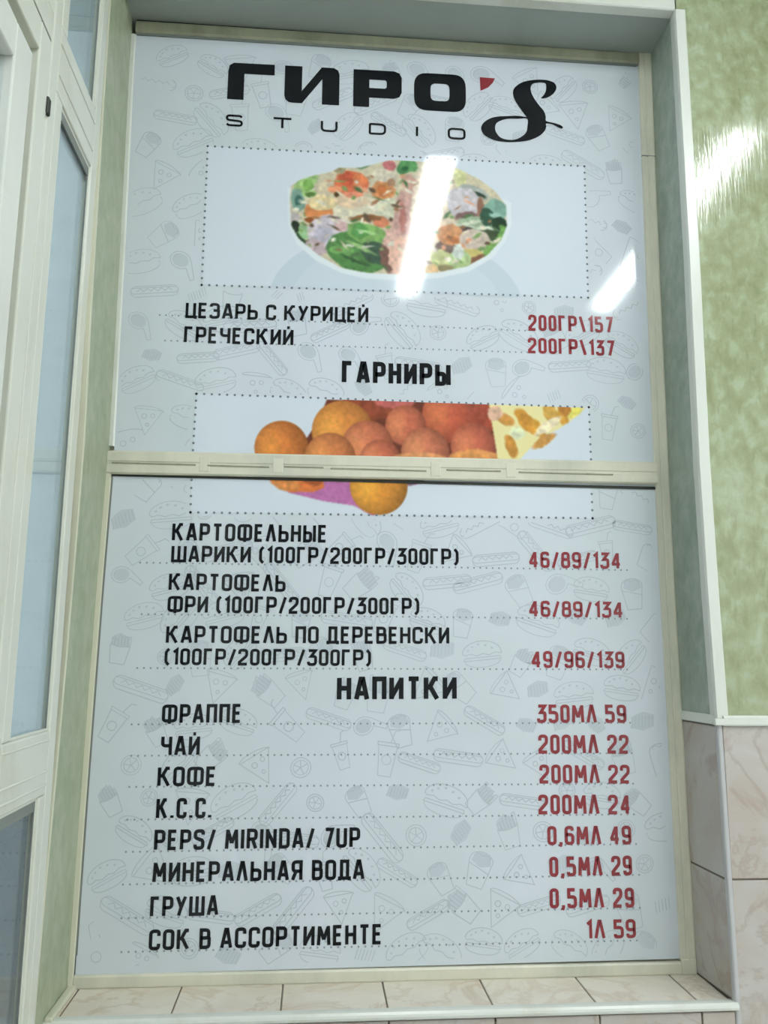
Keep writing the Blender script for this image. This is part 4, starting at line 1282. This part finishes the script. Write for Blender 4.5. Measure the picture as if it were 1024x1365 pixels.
# fixed light over the door
fan = empty('window_3', (PX, -0.9, 1.668), 'white plastic fixed light over the door', None, None, 'structure')
side('bottom_rail', -0.498, -1.45, 1.672, 1.722, fan, M['partition_plastic'])
side('frame_stile', -0.498, -0.55, 1.7225, CEIL - 0.002, fan, M['partition_plastic'])
side('frame_stile', -1.40, -1.45, 1.7225, CEIL - 0.002, fan, M['partition_plastic'])
side('top_rail', -0.5505, -1.3995, GT, CEIL - 0.002, fan, M['partition_plastic'])
side('glass_pane', -0.548, -1.402, 1.720, GT + 0.002, fan, M['glass'], GX - 0.003, GX + 0.003, 0)
side('seam_gap', -0.498, -1.398, 1.6685, 1.6715, fan, M['dark_gap'], -0.06, PX - 0.002, 0)
struct('wall_left_rear', box(-0.10, -0.021, -4.8, -1.482, FLOOR, CEIL), M['plaster'], 'plain plaster wall beyond the door')
struct('ground', box(-14.0, -0.105, -9.0, 5.0, FLOOR - 0.14, FLOOR - 0.04), M['asphalt'], 'dark asphalt outside the glazed partition')

# ------------------------------------------------------------------ ceiling lamps (seen as reflections in the panels and the wallpaper), then added fill panels
def lamp(x, y0, y1, label):
    zb = 2.45
    t = empty('ceiling_lamp', (x, (y0 + y1) / 2, zb), label, 'lamp', 'fluorescent ceiling lamps')
    obj('housing', box(x - 0.07, x + 0.07, y0 - 0.03, y1 + 0.03, zb + 0.03, CEIL, 0.006), M['lamp_body'], t)
    sec_ = [(x - LW / 2, zb + 0.0295), (x - LW / 2, zb + 0.010), (x - LW / 4, zb), (x + LW / 4, zb), (x + LW / 2, zb + 0.010), (x + LW / 2, zb + 0.0295)]
    b_ = bmesh.new()
    ra = [b_.verts.new((p[0], y0, p[1])) for p in sec_]; rb = [b_.verts.new((p[0], y1, p[1])) for p in sec_]
    for i in range(6): b_.faces.new((ra[i], ra[(i + 1) % 6], rb[(i + 1) % 6], rb[i]))
    b_.faces.new(ra); b_.faces.new(rb[::-1])
    bmesh.ops.recalc_face_normals(b_, faces=b_.faces[:])
    obj('diffuser', b_, M['lamp_glow'], t)
    for yy in (y0 - 0.012, y1 + 0.012):
        obj('end_cap', box(x - 0.065, x + 0.065, yy - 0.011, yy + 0.011, zb - 0.002, zb + 0.0295, 0.003), M['lamp_body'], t)
LW = 0.105
lamp(0.88, -2.12, -0.93, 'fluorescent ceiling lamp reflected in the salad photo')
lamp(1.92, -2.20, -0.98, 'fluorescent ceiling lamp reflected in the green wallpaper')

def fill_lamp(x, y, label):  # added panels, out of view, to even out the light on the board
    zb = CEIL - 0.045
    t = empty('ceiling_panel', (x, y, zb), label, 'lamp', 'square ceiling light panels')
    obj('frame', box(x - 0.62, x + 0.62, y - 0.32, y + 0.32, zb, CEIL - 0.001, 0.004), M['lamp_body'], t)
    obj('diffuser', box(x - 0.60, x + 0.60, y - 0.30, y + 0.30, zb - 0.004, zb + 0.004, 0.001), M['lamp_glow'], t)
fill_lamp(4.7, -2.1, 'ceiling light panel nearer the wallpapered wall')
fill_lamp(4.7, -3.6, 'ceiling light panel nearer the back of the room')
